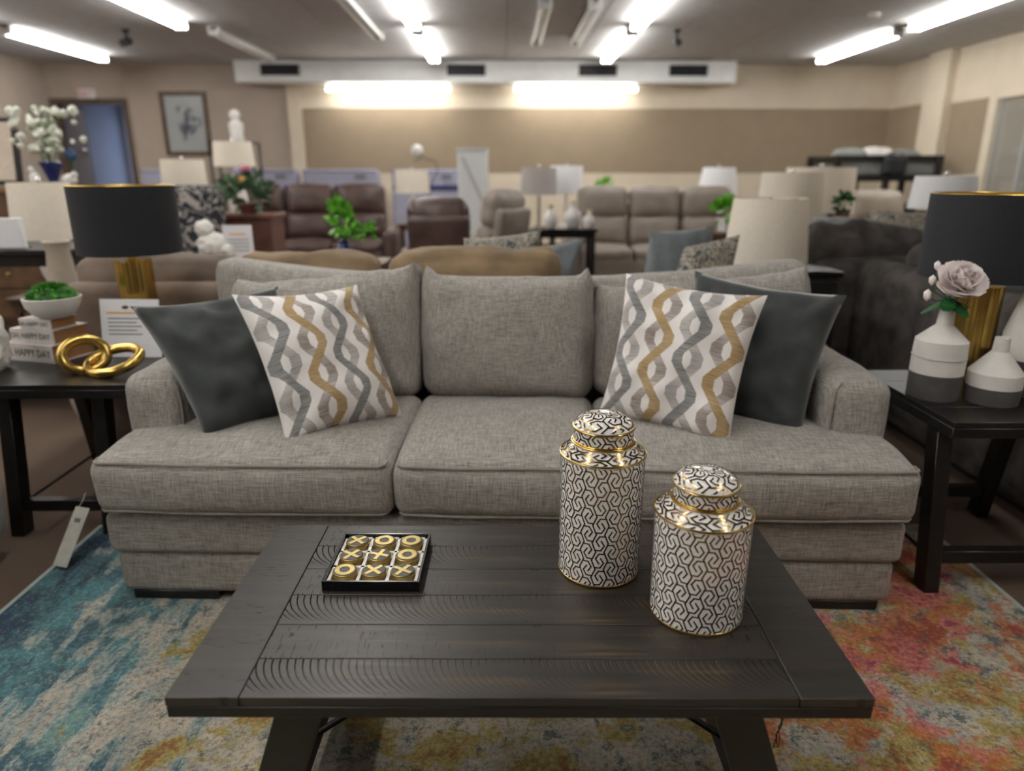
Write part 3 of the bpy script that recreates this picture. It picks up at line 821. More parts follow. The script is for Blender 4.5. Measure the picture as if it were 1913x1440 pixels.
end_table('black plank end table left of the sofa, with books and lamp', (-1.685, 2.70, 0), 0, .69, .64, .605, .135)
e2 = end_table('black plank end table right of the sofa, with vases and lamp', (1.665, 2.245, .009), R(-.5), .585, .59, .596)
bolt = nb(); 
LZ, RZ = .605, .605
for e, x in (('l', -1.39), ('r', 1.43)): pass

# ------------------------------------------------------------------ black and gold lamps
def gold_lamp(label, loc, h0, h1, Rs):
    t = thing('table_lamp', label, 'lamp', loc, .2, 'black-shaded gold column lamps')
    z0 = .0
    obj('foot', lathe(nb(), [(0, z0), (.085, z0), (.085, .014), (.076, .02), (0, .02)], 40), GOLD, t)
    obj('column', lathe(nb(), [(.0, .02), (.072, .02), (.072, h0 - .03), (.0, h0 - .03)], 120, flute=.035, nf=12), GOLD, t)
    obj('neck', lathe(nb(), [(0, h0 - .03), (.02, h0 - .03), (.02, h0 + .03), (.012, h0 + .04), (.012, h0 + .09), (0, h0 + .09)], 16), GOLD, t)
    sh = obj('shade', lathe(nb(), [(Rs, h0), (Rs * 1.0, h1), (Rs - .004, h1), (Rs - .004, h0), (Rs, h0)], 72), BLACKCLOTH, t)
    obj('lining', lathe(nb(), [(Rs - .0045, h0 + .001), (Rs - .0045, h1 - .001), (Rs - .0065, h1 - .001), (Rs - .0065, h0 + .001), (Rs - .0045, h0 + .001)], 72), GOLDFOIL, sh)
    b = nb(); tube(b, [((Rs - .003) * math.cos(2 * PI * i / 64), (Rs - .003) * math.sin(2 * PI * i / 64), h1) for i in range(64)], .003, 6, True)
    for k in range(3): tube(b, [(0, 0, h1 - .012), ((Rs - .004) * math.cos(k * 2.094), (Rs - .004) * math.sin(k * 2.094), h1 - .005)], .002, 6)
    obj('gold_rim', b, GOLDFOIL, sh)
    obj('finial', ball(nb(), (0, 0, h1 - .006), .009), GOLD, t)
    return t
lp = gold_lamp('gold column lamp with black drum shade on the left end table', (-1.545, 2.93, LZ), .410, .676, .198)
b = nb(); box(b, -.05, -.002, -.05, .05, .002, .0); obj('price_tag', b, PAPER, lp, (-.03, -.10, .44), (R(10), R(25), 0))
gold_lamp('gold column lamp with black drum shade on the right end table', (1.71, 2.44, RZ), .372, .657, .208)

# ------------------------------------------------------------------ left end table: books, bowl, card, rings
bz = LZ
for k, (w_, d_, h_, x, y, rz, sz) in enumerate(((.26, .20, .072, -1.875, 2.80, -17, .044), (.215, .17, .056, -1.86, 2.80, -15, .034), (.15, .13, .042, -1.845, 2.78, -13, .024))):
    t = thing('book', ['thick pale cloth book lettered on the spine, bottom of the stack', 'pale cloth book lettered on the spine, middle of the stack', 'small pale cloth book on top of the stack under the bowl'][k], 'book', (x, y, bz + .0005), R(rz), 'stack of pale books')
    b = nb(); box(b, -w_ / 2, -d_ / 2, 0, w_ / 2, d_ / 2, .003, .001, 1); box(b, -w_ / 2, -d_ / 2, h_ - .003, w_ / 2, d_ / 2, h_, .001, 1); box(b, -w_ / 2, -d_ / 2, .003, w_ / 2, -d_ / 2 + .004, h_ - .003)
    obj('cover', b, SPINE, t)
    obj('page_block', box(nb(), -w_ / 2 + .004, -d_ / 2 + .004, .003, w_ / 2 - .005, d_ / 2 - .005, h_ - .003), PAGES, t)
    text('lettering', 'OH, HAPPY DAY', sz, INKDARK, t, (-.008, -d_ / 2 - .0006, h_ / 2), (R(90), 0, 0), .0003, .78)
    bz += h_ + .0005
pb = thing('potted_grass', 'round white bowl of clipped green grass on the book stack', 'plant', (-1.80, 2.76, bz + .001))
obj('bowl', lathe(nb(), [(0, 0), (.05, 0), (.075, .015), (.096, .045), (.104, .08), (.1, .082), (.094, .07), (.07, .04), (0, .03)], 48), WHITE, pb)
b = nb(); random.seed(3)
ball(b, (0, 0, .075), .082, 3, (1, 1, .62), .15)
for i in range(900):
    th = random.uniform(0, 2 * PI); ph = math.acos(random.uniform(.05, 1)); 
    d = Vector((math.sin(ph) * math.cos(th), math.sin(ph) * math.sin(th), math.cos(ph) * .75))
    p0 = Vector((0, 0, .07)) + d * .074; p1 = p0 + d * random.uniform(.012, .026) + Vector((random.uniform(-.01, .01), random.uniform(-.01, .01), .003))
    sd = d.orthogonal().normalized() * .0028
    q = [bm_v for bm_v in (b.verts.new(p0 - sd), b.verts.new(p0 + sd), b.verts.new(p1))]; b.faces.new(q)
obj('grass', b, LEAF, pb, kind='stuff', smooth=False)
# price card in a stand
pc = thing('price_card', 'white price card with an orange line standing behind the gold rings', 'sign', (-1.545, 2.77, LZ), R(-3))
obj('card', box(nb(), -.10, -.002, 0.002, .145, .002, .238), PAPER, pc, (0, 0, 0), (R(-9), 0, 0))
prn = nb(); box(prn, -.075, -.0027, .178, .10, -.0021, .186); obj('orange_line', prn, ORANGE, pc, (0, 0, 0), (R(-9), 0, 0))
for k in range(5):
    obj('print_line', box(nb(), -.07, -.0027, .157 - k * .016, .07 - .02 * (k % 2), -.0021, .162 - k * .016), INK, pc, (0, 0, 0), (R(-9), 0, 0))
obj('logo', ball(nb(), (.006, -.003, .205), .012, 1, (1.4, .1, .7)), WOODBROWN, pc, (0, 0, 0), (R(-9), 0, 0))
obj('stand', box(nb(), -.06, 0, 0, .06, .06, .004), GLASS, pc)
# linked rings sculpture
rs = thing('ring_sculpture', 'two interlocked polished gold rings on the left end table', 'sculpture', (-1.515, 2.55, LZ), R(4))
def ring(cx, cz, rx, rz_, r, tx, ty, tz, cy=0):
    M = Matrix.Rotation(tz, 3, 'Z') @ Matrix.Rotation(tx, 3, 'X') @ Matrix.Rotation(ty, 3, 'Y')
    return [tuple(M @ Vector((rx * math.cos(a), rz_ * math.sin(a), 0)) + Vector((cx, cy, cz))) for a in [2 * PI * i / 96 for i in range(96)]]
obj('link', tube(nb(), ring(-.070, .066, .074, .060, .013, R(70), R(0), R(28), .01), .0185, 18, True), GOLD, rs)
obj('link', tube(nb(), ring(.042, .048, .104, .074, .013, R(26), R(-8), R(-10), -.01), .0185, 18, True), GOLD, rs)
# white plush ornament at the far left of the table
wf = thing('knit_throw', 'folded white fluffy throw at the left edge of the end table', 'throw', (-1.955, 2.57, LZ))
b = nb(); cushion(b, (-.005, .0, .11), .085, .16, .215, .03, (.008, .01, .01), 10, .014, 31, 16); obj('fold', b, FLUFF, wf)
b = nb(); cushion(b, (.03, -.05, .065), .06, .10, .125, .025, (.005, .01, .01), 8, .012, 37, 18); obj('fold', b, FLUFF, wf)
# hang tag at the foot of the left end table
tg = thing('hang_tag', 'white hang tag dangling by the left rear corner of the rug', 'tag', (-1.525, 2.20, .012))
obj('card', box(nb(), -.028, -.001, 0, .028, .001, .21, .0008, 1), PAPERTAG, tg, (-.02, -.07, .01), (R(-38), R(4), R(-12)))
obj('print_mark', box(nb(), -.012, -.0018, .155, .012, -.0012, .17), INK, tg, (-.02, -.07, .01), (R(-38), R(4), R(-12)))
obj('cord', tube(nb(), [(0, .055, .17), (.01, .07, .19), (.015, .09, .215)], .0015, 6), PAPERTAG, tg)

# ------------------------------------------------------------------ right end table: three vases, flower
def facet_vase(name, label, loc, R0, prof, split, rz, nseg=7, band=None):
    t = thing(name, label, 'vase', loc, rz, 'two-tone faceted vases')
    low = [(0, 0)] + [(r * .985, z) for r, z in prof if z <= split] ; top = [(r, z) for r, z in prof if z >= split]
    obj('dark_base', lathe(nb(), [(0, 0)] + [(r, z) for r, z in prof if z <= split] + [(0, split)], 36), MATTED, t)
    b = nb(); lathe(b, top + [(top[-1][0] * .75, top[-1][1]), (top[-1][0] * .75, top[-1][1] - .03), (0, top[-1][1] - .03)], 36)
    # flat ground facets round the shoulder
    zs = max(prof, key=lambda q: q[0])[1]
    for v in b.verts:
        a = math.atan2(v.co.y, v.co.x); rr = math.hypot(v.co.x, v.co.y)
        if rr > R0 * .9 and v.co.z > split + .01:
            st = 2 * PI / nseg; d = (a + 9 * PI) % st - st / 2
            lim = R0 * .955 / math.cos(d)
            if rr > lim: v.co.x *= lim / rr; v.co.y *= lim / rr
    obj('white_body', b, MATTE, t, sharp=22)
    if band:
        obj('groove_line', tube(nb(), [(band[0] * math.cos(2 * PI * i / 40), band[0] * math.sin(2 * PI * i / 40), band[1]) for i in range(40)], .0018, 6, True), PALEGREY, t)
    return t
fv = facet_vase('faceted_vase', 'tall two-tone bottle vase holding a blush flower, right end table', (1.462, 2.225, RZ), .081, [(.079, 0), (.080, .05), (.081, .085), (.081, .16), (.079, .195), (.026, .245), (.023, .30)], .085, .2, 6, (.0812, .14))
facet_vase('faceted_vase', 'low squat two-tone vase beside the flower vase', (1.622, 2.165, RZ), .081, [(.078, 0), (.081, .04), (.081, .055), (.080, .10), (.024, .17), (.022, .215)], .055, .5, 6)
facet_vase('faceted_vase', 'large tall two-tone vase at the right edge of the picture', (1.80, 2.27, RZ), .085, [(.08, 0), (.084, .10), (.085, .12), (.085, .20), (.055, .32), (.03, .40), (.028, .43)], .12, .1, 6)
fl = thing('peony', 'blush peony with green leaves in the tall bottle vase', 'flower', (1.462, 2.225, RZ + .272))
fl.scale = (1.35,) * 3
obj('stem', tube(nb(), [(0, 0, -.02), (-.002, 0, .04), (.0, -.005, .07)], .003, 6), LEAFD, fl)
def petal_mesh(L_, W_, curl):
    b = nb(); n_ = 6; rows = []
    for i in range(n_ + 1):
        t = i / n_; ww = W_ * math.sin(PI * (.12 + .8 * t)) ** .7
        z = curl * t * t; rows.append([b.verts.new((t * L_, s * ww / 2, z + abs(s) * curl * .25 * math.sin(PI * t))) for s in (-1, -.4, .4, 1)])
    for A, B in zip(rows, rows[1:]):
        for k in range(3): b.faces.new((A[k], A[k + 1], B[k + 1], B[k]))
    return b
hd = obj('flower_head', ball(nb(), (0, 0, .008), .016, 2), PETAL, fl, (.004, -.012, .072), (R(38), R(-6), 0))
random.seed(5); pmsh = None
for ringi, (cnt, tilt, L_) in enumerate(((11, 4, .060), (10, 26, .056), (9, 48, .050), (7, 66, .042), (5, 82, .032))):
    for k in range(cnt):
        rot = (0, R(-tilt - random.uniform(-6, 6)), 2 * PI * k / cnt + ringi * .5)
        if pmsh is None: o = obj('petal', petal_mesh(.05, .050, .022), PETAL, hd); pmsh = o.data
        else: o = link('petal', pmsh, hd)
        o.location = (0, 0, ringi * .005); o.rotation_euler = rot; o.scale = (L_ / .05,) * 3
lm = None
for k, (a, tl, s) in enumerate(((-.3, 12, 1.), (-1.4, 20, 1.1), (-2.2, 10, 1.), (1.2, 15, .9), (2.8, 25, 1.1))):
    if lm is None: o = obj('leaf', petal_mesh(.062, .034, -.012), LEAFD, fl); lm = o.data
    else: o = link('leaf', lm, fl)
    o.location = (0, 0, .045); o.rotation_euler = (0, R(tl), a); o.scale = (s,) * 3
for k in range(3):
    obj('bud', ball(nb(), (-.062 + .012 * k, -.01 + .01 * k, .055 + .034 * k), .010 - .001 * k, 1, (1, 1, 1.5)), PETAL, fl)
    obj('twig', tube(nb(), [(0, 0, .04), (-.04, -.006 + .006 * k, .04 + .02 * k), (-.06 + .012 * k, -.01 + .01 * k, .052 + .034 * k)], .0012, 5), LEAFD, fl)

# ------------------------------------------------------------------ furniture behind the sofa
def recliner(name, label, cat, loc, rz, n, mat, sw=.62, h=1.12, aw=.17, group=None, d=.95, bulge=.05):
    t = thing(name, label, cat, loc, rz, group)
    W = n * sw + 2 * aw; x0 = -n * sw / 2
    b = nb(); cushion(b, (0, 0, .19), W - .04, d - .08, .28, .04, (0, .01, 0), 6, .004, 2); obj('base', b, mat, t)
    for s in (-1, 1):
        b = nb(); cushion(b, (s * (W / 2 - aw / 2), -.02, .34), aw, d - .06, .58, .06, (.01, .02, .02), 7, .01, 5 + s); obj('arm', b, mat, t)
    for k in range(n):
        cx = x0 + sw * (k + .5)
        b = nb(); cushion(b, (cx, -.12, .40), sw - .012, d - .32, .18, .06, (.0, .02, .03), 8, .008, k); obj('seat_cushion', b, mat, t)
        b = nb(); cushion(b, (cx, .26, .64), sw - .014, .24, .36, .09, (0, bulge, 0), 8, .012, k + 3, tilt=R(-12)); obj('lumbar_cushion', b, mat, t)
        b = nb(); cushion(b, (cx, .34, .64 + .16 + (h - .80) / 2), sw - .014, .22, h - .80 + .03, .09, (0, bulge, .015), 8, .014, k + 7, tilt=R(-9)); obj('head_cushion', b, mat, t)
        b = nb(); cushion(b, (cx, .42, .58), sw - .03, .12, .82, .05, (0, .02, 0), 6, .006, k + 9, tilt=R(-9)); obj('back_panel', b, mat, t)
        b = nb(); cushion(b, (cx, -d / 2 + .06, .24), sw - .02, .07, .26, .03, (0, .015, 0), 6, .006, k + 11); obj('footrest', b, mat, t)
    return t
def stand(label, x, y, h, w_=.45, d_=.45, mat=None, rz=0, name='side_table', cat='table'):
    mat = mat or BLACKWOOD
    t = thing(name, label, cat, (x, y, 0), rz)
    obj('table_top', box(nb(), -w_ / 2, -d_ / 2, h - .03, w_ / 2, d_ / 2, h, .004, 1), mat, t)
    obj('apron', box(nb(), -w_ / 2 + .02, -d_ / 2 + .02, h - .09, w_ / 2 - .02, d_ / 2 - .02, h - .03), mat, t)
    for sx in (-1, 1):
        for sy in (-1, 1):
            b = nb(); beam(b, (sx * (w_ / 2 - .045), sy * (d_ / 2 - .045), h - .09), (sx * (w_ / 2 - .04), sy * (d_ / 2 - .04), 0), .045, .045); obj('leg', b, mat, t)
    obj('shelf', box(nb(), -w_ / 2 + .04, -d_ / 2 + .04, .16, w_ / 2 - .04, d_ / 2 - .04, .185), mat, t)
    return t
def lamp(label, x, y, z0, zb, zt, rb, rt, shade, base, style=0, square=False, finial=True):
    t = thing('table_lamp', label, 'lamp', (x, y, z0), .3)
    hb = zb - z0
    if style == 0: pr = [(0, 0), (.085, 0), (.09, .02), (.04, .05), (.07, hb * .35), (.085, hb * .55), (.05, hb * .8), (.02, hb * .92), (.015, hb + .05), (0, hb + .05)]
    elif style == 1: pr = [(0, 0), (.08, 0), (.08, .015), (.02, .03), (.018, hb + .05), (0, hb + .05)]
    else: pr = [(0, 0), (.07, 0), (.1, hb * .25), (.1, hb * .45), (.06, hb * .75), (.02, hb * .9), (.015, hb + .05), (0, hb + .05)]
    obj('base', lathe(nb(), pr, 28), base, t)
    zt_ = zt - z0
    n_ = 4 if square else 40
    b = nb(); lathe(b, [(rb, hb), (rt, zt_), (rt - .005, zt_), (rb - .005, hb), (rb, hb)], n_); obj('shade', b, shade, t)
    b = nb()
    for k in range(3): tube(b, [(0, 0, zt_ - .02), ((rt - .006) * math.cos(k * 2.094), (rt - .006) * math.sin(k * 2.094), zt_ - .004)], .0025, 5)
    tube(b, [(0, 0, hb + .03), (0, 0, zt_ + .005)], .004, 6)
    obj('harp', b, BRASS, t)
    if finial: obj('finial', ball(nb(), (0, 0, zt_ + .02), .018), CHROME, t)
    return t
def leafy(bm, c, r, n_, ll, seed, sc=(1, 1, 1), up=.3, ww=.35):
    rnd = random.Random(seed)
    for i in range(n_):
        d = Vector((rnd.gauss(0, 1), rnd.gauss(0, 1), rnd.gauss(0, 1) + up)); d.normalize()
        p = Vector(c) + Vector((d.x * sc[0], d.y * sc[1], d.z * sc[2])) * r * rnd.uniform(.25, 1)
        e = Vector((d.x * sc[0], d.y * sc[1], d.z * sc[2] + .2)).normalized(); s = e.orthogonal().normalized()
        s = (Matrix.Rotation(rnd.uniform(0, 6.28), 3, e) @ s) * ll * ww
        a = [bm.verts.new(p), bm.verts.new(p + e * ll * .5 + s), bm.verts.new(p + e * ll), bm.verts.new(p + e * ll * .5 - s)]
        bm.faces.new(a)
    return bm

# suede sofa standing back to back with the grey sofa
su = thing('suede_sofa', 'taupe suede sofa facing away, back to back with the grey sofa', 'sofa', (-.83, 3.50, 0), R(180))
b = nb(); cushion(b, (0, -.02, .25), 2.30, .86, .40, .05, (0, 0, 0), 8, .004, 41); obj('base', b, SUEDE, su)
b = nb(); cushion(b, (0, .36, .47), 2.30, .16, .78, .06, (0, .01, 0), 12, .006, 42); obj('back_frame', b, SUEDE, su)
for s in (-1, 1):
    b = nb(); cushion(b, (s * 1.07, -.02, .42), .2, .84, .52, .07, (.01, .01, .02), 7, .006, 43 + s); obj('arm', b, SUEDE, su)
for k, (cx, w_, zt, mt) in enumerate(((.79, .73, .955, SUEDE), (.075, .68, .965, SUEDE_LIT), (-.70, .80, .985, SUEDE_LIT))):
    b = nb(); cushion(b, (cx, .20, zt - .22), w_, .22, .44, .085, (0, .05, .015), 10, .022, 47 + k, 7, tilt=R(-8)); obj('back_cushion', b, mt, su)
    b = nb(); cushion(b, (-.64 + k * .64, -.14, .50), .63, .62, .16, .05, (0, .01, .02), 8, .008, 57 + k); obj('seat_cushion', b, SUEDE, su)
GB = 'pillows on the furniture behind'
pillow('damask_pillow', 'grey and cream swirl pillow on the suede sofa, seen from behind', [(.19, 3.62, .60), (-.19, 3.66, .60), (-.21, 3.74, 1.0), (.20, 3.70, 1.045)], .13, DAMASK, 71, .06, GB)
pillow('blue_pillow', 'dull blue-grey pillow at the right end of the suede sofa', [(.33, 3.50, .60), (.02, 3.60, .60), (.03, 3.68, .96), (.415, 3.58, 1.015)], .11, BLUEGREY, 73, .10, GB)
# tan armchair right of it, facing away, with two pillows
ta = thing('tan_armchair', 'tan leather armchair facing away behind the right of the grey sofa', 'armchair', (.90, 3.62, 0), R(180))
b = nb(); cushion(b, (0, 0, .24), .80, .80, .40, .05, (0, 0, 0), 6); obj('base', b, TAN, ta)
b = nb(); cushion(b, (0, .30, .47), .80, .16, .74, .06, (0, .02, 0), 8, .006, 3); obj('backrest', b, TAN, ta)
for s in (-1, 1):
    b = nb(); cushion(b, (s * .39, -.06, .45), .16, .72, .74 if s < 0 else .6, .07, (.01, .01, .02), 7, .006, 83 + s); obj('arm', b, TAN, ta)
b = nb(); cushion(b, (0, -.1, .49), .60, .58, .16, .05, (0, .01, .02), 8, .006, 91); obj('seat_cushion', b, TAN, ta)
pillow('blue_pillow', 'blue-grey woven pillow leaning on the tan armchair', [(1.12, 3.66, .60), (.70, 3.62, .60), (.78, 3.72, 1.035), (1.14, 3.80, 1.06)], .12, BLUEGREY, 77, .05, GB)
pillow('damask_pillow', 'grey and cream swirl pillow tilted on the tan armchair', [(1.10, 3.46, .56), (.80, 3.42, .62), (.90, 3.46, .98), (1.19, 3.52, 1.035)], .17, DAMASK, 79, .02, GB)

# charcoal sectional on the right
sc = thing('sectional_sofa', 'charcoal chenille sectional sofa behind the right end table', 'sofa', (2.05, 2.25, 0))
b = nb(); cushion(b, (.50, .95, .24), .98, 1.9, .42, .06, (.01, 0, 0), 10, .01, 101); obj('base', b, CHAR, sc)
b = nb(); cushion(b, (.85, 2.22, .24), 2.1, .95, .42, .06, (0, .01, 0), 10, .01, 102); obj('base', b, CHAR, sc)
b = nb(); cushion(b, (.12, .93, .45), .24, 1.86, .78, .08, (.015, 0, .02), 12, .018, 103); obj('side_back', b, CHAR, sc)
b = nb(); cushion(b, (.85, 1.84, .45), 2.1, .22, .80, .08, (0, .015, .02), 12, .018, 104); obj('back_frame', b, CHAR, sc)
for k in range(3):
    b = nb(); cushion(b, (.14 + k * .72, 2.02, .80), .72, .26, .46, .11, (0, .05, .02), 9, .035, 107 + k, 7, tilt=R(10)); obj('back_cushion', b, CHAR, sc)
    b = nb(); cushion(b, (.14 + k * .72, 2.36, .50), .70, .70, .2, .06, (0, .01, .03), 8, .015, 117 + k); obj('seat_cushion', b, CHAR, sc)
for k in range(2):
    b = nb(); cushion(b, (.32, .55 + k * .72, .76), .26, .70, .44, .11, (.05, 0, .02), 9, .035, 127 + k, 7); obj('back_cushion', b, CHAR, sc)
pillow('grey_pillow', 'soft grey pillow lying on the charcoal sectional', [(2.0, 4.38, .84), (2.42, 4.38, .84), (2.42, 4.62, 1.04), (2.02, 4.62, 1.05)], .16, GREYBED, 131, .05, GB)
pillow('patterned_pillow', 'pale speckled pillow at the far end of the charcoal sectional', [(2.42, 4.52, .80), (2.85, 4.40, .80), (2.87, 4.60, 1.08), (2.44, 4.70, 1.09)], .14, DAMASK, 133, .05, GB)
# small dark cabinet and big cream lamp
nc = thing('dark_cabinet', 'small black cabinet between the cream lamp and the charcoal sectional', 'cabinet', (1.565, 3.42, 0))
obj('body', box(nb(), -.15, -.05, .05, .09, .30, .84, .004, 1), BLACKWOOD, nc); obj('cabinet_top', box(nb(), -.16, -.06, .84, .10, .31, .87, .004, 1), BLACKGLOSS, nc)
obj('door', box(nb(), -.135, -.065, .08, .075, -.05, .82, .003, 1), BLACKWOOD, nc)
obj('plinth', box(nb(), -.14, -.04, 0, .08, .29, .05), BLACKWOOD, nc)
obj('knob', ball(nb(), (.05, -.075, .5), .012), BRASS, nc)
stand('low brown side table under the large cream lamp', 1.57, 4.02, .50, .38, .38, WOODBROWN)
lamp('large cream linen lamp directly behind the right of the sofa', 1.515, 4.02, .50, .835, 1.195, .235, .20, CREAM, WHITE, 0, finial=False)

# far recliners
recliner('recliner_sofa', 'dark brown leather reclining sofa with puffy headrests in the middle distance', 'sofa', (-2.542, 9.3, 0), R(4), 3, BROWN, .66, 1.17)
recliner('recliner_chair', 'dark brown leather recliner seen from behind, left of the white cabinet', 'armchair', (-0.596, 6.55, 0), R(186), 1, BROWN, .56, 1.10, .08)
recliner('recliner_chair', 'taupe ribbed recliner turned sideways right of the white cabinet', 'armchair', (-0.275, 7.65, 0), R(-125), 1, TAN, .58, 1.14, .14)
recliner('recliner_sofa', 'taupe leather reclining sofa with padded backs below the right wall light', 'sofa', (1.867, 8.5, 0), R(-2), 3, TAN, .64, 1.15)
recliner('recliner_chair', 'cream leather recliner in front of the bunk bed', 'armchair', (4.291, 7.9, 0), R(-6), 1, CREAML, .64, 1.11)

# white cabinet with diagonal brace
wc = thing('white_cabinet', 'tall narrow white cabinet with a diagonal plank brace', 'cabinet', (-0.367, 9.1, 0), R(-3))
obj('body', box(nb(), -.18, -.15, 0, .18, .15, 1.60, .005, 1), WHITEWOOD, wc)
b = nb(); b2 = [(-.15, 1.52), (-.09, 1.52), (.15, 1.0), (.15, .87)]
vs1 = [b.verts.new((x, -.162, z)) for x, z in b2]; vs2 = [b.verts.new((x, -.148, z)) for x, z in b2]
b.faces.new(vs1); b.faces.new(vs2[::-1])
for i in range(4): b.faces.new((vs1[i], vs2[i], vs2[(i + 1) % 4], vs1[(i + 1) % 4]))
bmesh.ops.recalc_face_normals(b, faces=b.faces)
obj('brace', b, PALEGREY, wc, smooth=False)
obj('top_board', box(nb(), -.19, -.17, 1.60, .19, .17, 1.62, .003, 1), WHITEWOOD, wc)

# accent table with ornaments between the recliners
stand('black accent table with glass top between the taupe recliners', 0.633, 7.2, .80, .62, .45, BLACKGLOSS)
for k, (px_, s) in enumerate(((.38, 1.), (.62, 1.15), (.72, .8))):
    t = thing('ornament_vase', ['cream bulb vase, left of three on the black accent table', 'taller cream bulb vase, middle of three on the black accent table', 'small cream bulb vase, right of three on the black accent table'][k], 'vase', (px_ + .1 + (.05 if k == 2 else 0), 7.12 + .12 * (k % 2), .80), 0, 'cream vases on the accent table')
    obj('body', lathe(nb(), [(0, 0), (.04 * s, 0), (.075 * s, .06 * s), (.07 * s, .12 * s), (.025 * s, .17 * s), (.03 * s, .22 * s), (0, .22 * s)], 24), WHITE, t)
    obj('rim', tube(nb(), [(.03 * s * math.cos(a), .03 * s * math.sin(a), .22 * s) for a in [2 * PI * i / 20 for i in range(20)]], .005, 6, True), GOLD, t)

# lamps of the showroom
def slamp(label, px, Y, tb, zb, zt, rb, rt, shade, base, style, tbl, wood=None, **k):
    stand(tbl, px, Y, tb, .46, .42, wood or BLACKWOOD)
    lamp(label, px, Y, tb, zb, zt, rb, rt, shade, base, style, **k)
slamp('grey drum lamp beside the black accent table', 0.471, 9.3, .62, 1.06, 1.395, .24, .225, GREYSHADE, CHROME, 1, 'black side table under the grey drum lamp')
slamp('white square lamp behind the grey drum lamp', 0.878, 9.9, .62, 1.06, 1.425, .235, .22, WHITESHADE, WHITE, 1, 'black side table under the white lamp behind the grey one')
slamp('small white tapered lamp behind the taupe reclining sofa', 2.886, 9.6, .65, 1.05, 1.40, .26, .21, WHITESHADE, CHROME, 1, 'dark side table under the small white tapered lamp', WOODBROWN)
slamp('wide cream drum lamp behind the large cream lamp', 2.307, 5.7, .58, .93, 1.335, .255, .235, CREAM, WHITE, 0, 'brown side table under the wide cream drum lamp', WOODBROWN)
slamp('pale grey-white drum lamp behind the wide cream drum lamp', 3.057, 6.9, .58, .97, 1.38, .33, .31, CREAM, WHITE, 2, 'brown side table under the pale drum lamp', WOODBROWN)
slamp('white drum lamp left of the right-hand black shade', 3.226, 5.2, .60, 1.08, 1.31, .225, .20, WHITESHADE, CHROME, 1, 'black side table under the white drum lamp')
slamp('cream drum lamp in front of the lavender mattresses', -1.317, 10.5, .62, 1.05, 1.37, .255, .235, CREAM, WHITE, 0, 'brown side table under the cream drum lamp', WOODBROWN)
slamp('cream drum lamp under the framed picture', -3.247, 7.4, .65, 1.19, 1.46, .215, .205, CREAM, WHITE, 0, 'dark side table under the lamp below the picture')
slamp('tall cream drum lamp right of the framed picture', -2.942, 8.0, .80, 1.40, 1.655, .215, .20, CREAM, WHITE, 2, 'tall brown table under the tall cream lamp', WOODBROWN)
slamp('cream lamp at the left edge behind the left black shade', -3.008, 4.7, .55, .915, 1.27, .20, .175, CREAM, WHITE, 0, 'brown side table under the left edge lamp', WOODBROWN)
# globe floor lamp
t = thing('globe_lamp', 'thin arched floor lamp with a white glass globe', 'lamp', (-1.164, 11.4, 0))
obj('foot', lathe(nb(), [(0, 0), (.14, 0), (.14, .02), (.02, .03), (0, .03)], 24), BLACKMETAL, t)
obj('pole', tube(nb(), [(0, 0, .02), (0, 0, 1.1), (.14, 0, 1.35), (.12, 0, 1.5), (-.1, 0, 1.56), (-.22, 0, 1.5)], .009, 8), BLACKMETAL, t)
obj('globe', ball(nb(), (-.17, 0, 1.66), .095, 3), WHITE, t)

# plants
def potted(name, label, x, y, z, pot, fol, prof, fc, fr, n_, ll, seed, sc=(1, 1, 1), up=.4, ww=.35):
    t = thing(name, label, 'plant', (x, y, z))
    obj('pot', lathe(nb(), prof, 24), pot, t)
    b = nb(); leafy(b, fc, fr, n_, ll, seed, sc, up, ww); obj('foliage', b, fol, t, kind='stuff', smooth=False)
    return t
cs = stand('long brown console table behind the suede sofa', -1.38, 4.42, .80, 1.3, .36, WOODBROWN, name='console_table')
pl = thing('branch_plant', 'bright green leafy branch in a dark blue vase behind the sofa', 'plant', (-1.020, 4.5, .80))
obj('vase', lathe(nb(), [(0, 0), (.04, 0), (.055, .05), (.03, .1), (.035, .12), (0, .12)], 20), COBALT, pl)
b = nb(); leafy(b, (0, 0, .24), .05, 60, .07, 5, (1, 1, 2.2), .4, .35); leafy(b, (.13, 0, .17), .05, 45, .06, 6, (1.6, 1, .8), .1, .35); leafy(b, (-.03, 0, .32), .04, 30, .06, 8, (1, 1, 1.2)); obj('foliage', b, LEAFB, pl, kind='stuff', smooth=False)
b = nb(); tube(b, [(0, 0, .1), (-.01, 0, .22), (-.03, 0, .34)], .005, 6); tube(b, [(0, 0, .1), (.06, 0, .16), (.15, 0, .18)], .004, 6); obj('stem', b, LEAFD, pl)
tb_ = thing('plush_toy', 'small fluffy white plush figure on the console behind the left lamp', 'toy', (-1.799, 4.4, .80))
b = nb(); ball(b, (0, 0, .09), .085, 3, (1.2, .9, 1), .25); obj('body', b, FLUFF, tb_)
b = nb(); ball(b, (-.05, 0, .20), .055, 3, (1, 1, 1), .25); obj('head', b, FLUFF, tb_)
b = nb(); ball(b, (.1, -.02, .07), .055, 2, (1, 1, 1), .25); obj('paw', b, FLUFF, tb_)
pc2 = thing('price_card', 'white price card standing beside the plush figure behind the sofa', 'sign', (-1.630, 4.35, .80))
obj('card', box(nb(), -.09, 0, .0, .09, .004, .225), PAPER, pc2); obj('orange_line', box(nb(), -.05, -.001, .165, .05, 0, .175), ORANGE, pc2)
for k in range(4): obj('print_line', box(nb(), -.065, -.001, .135 - k * .022, .065, 0, .141 - k * .022), INK, pc2)
rc = thing('wood_cabinet', 'reddish-brown wood cabinet under the flower arrangement', 'cabinet', (-2.481, 6.7, 0))
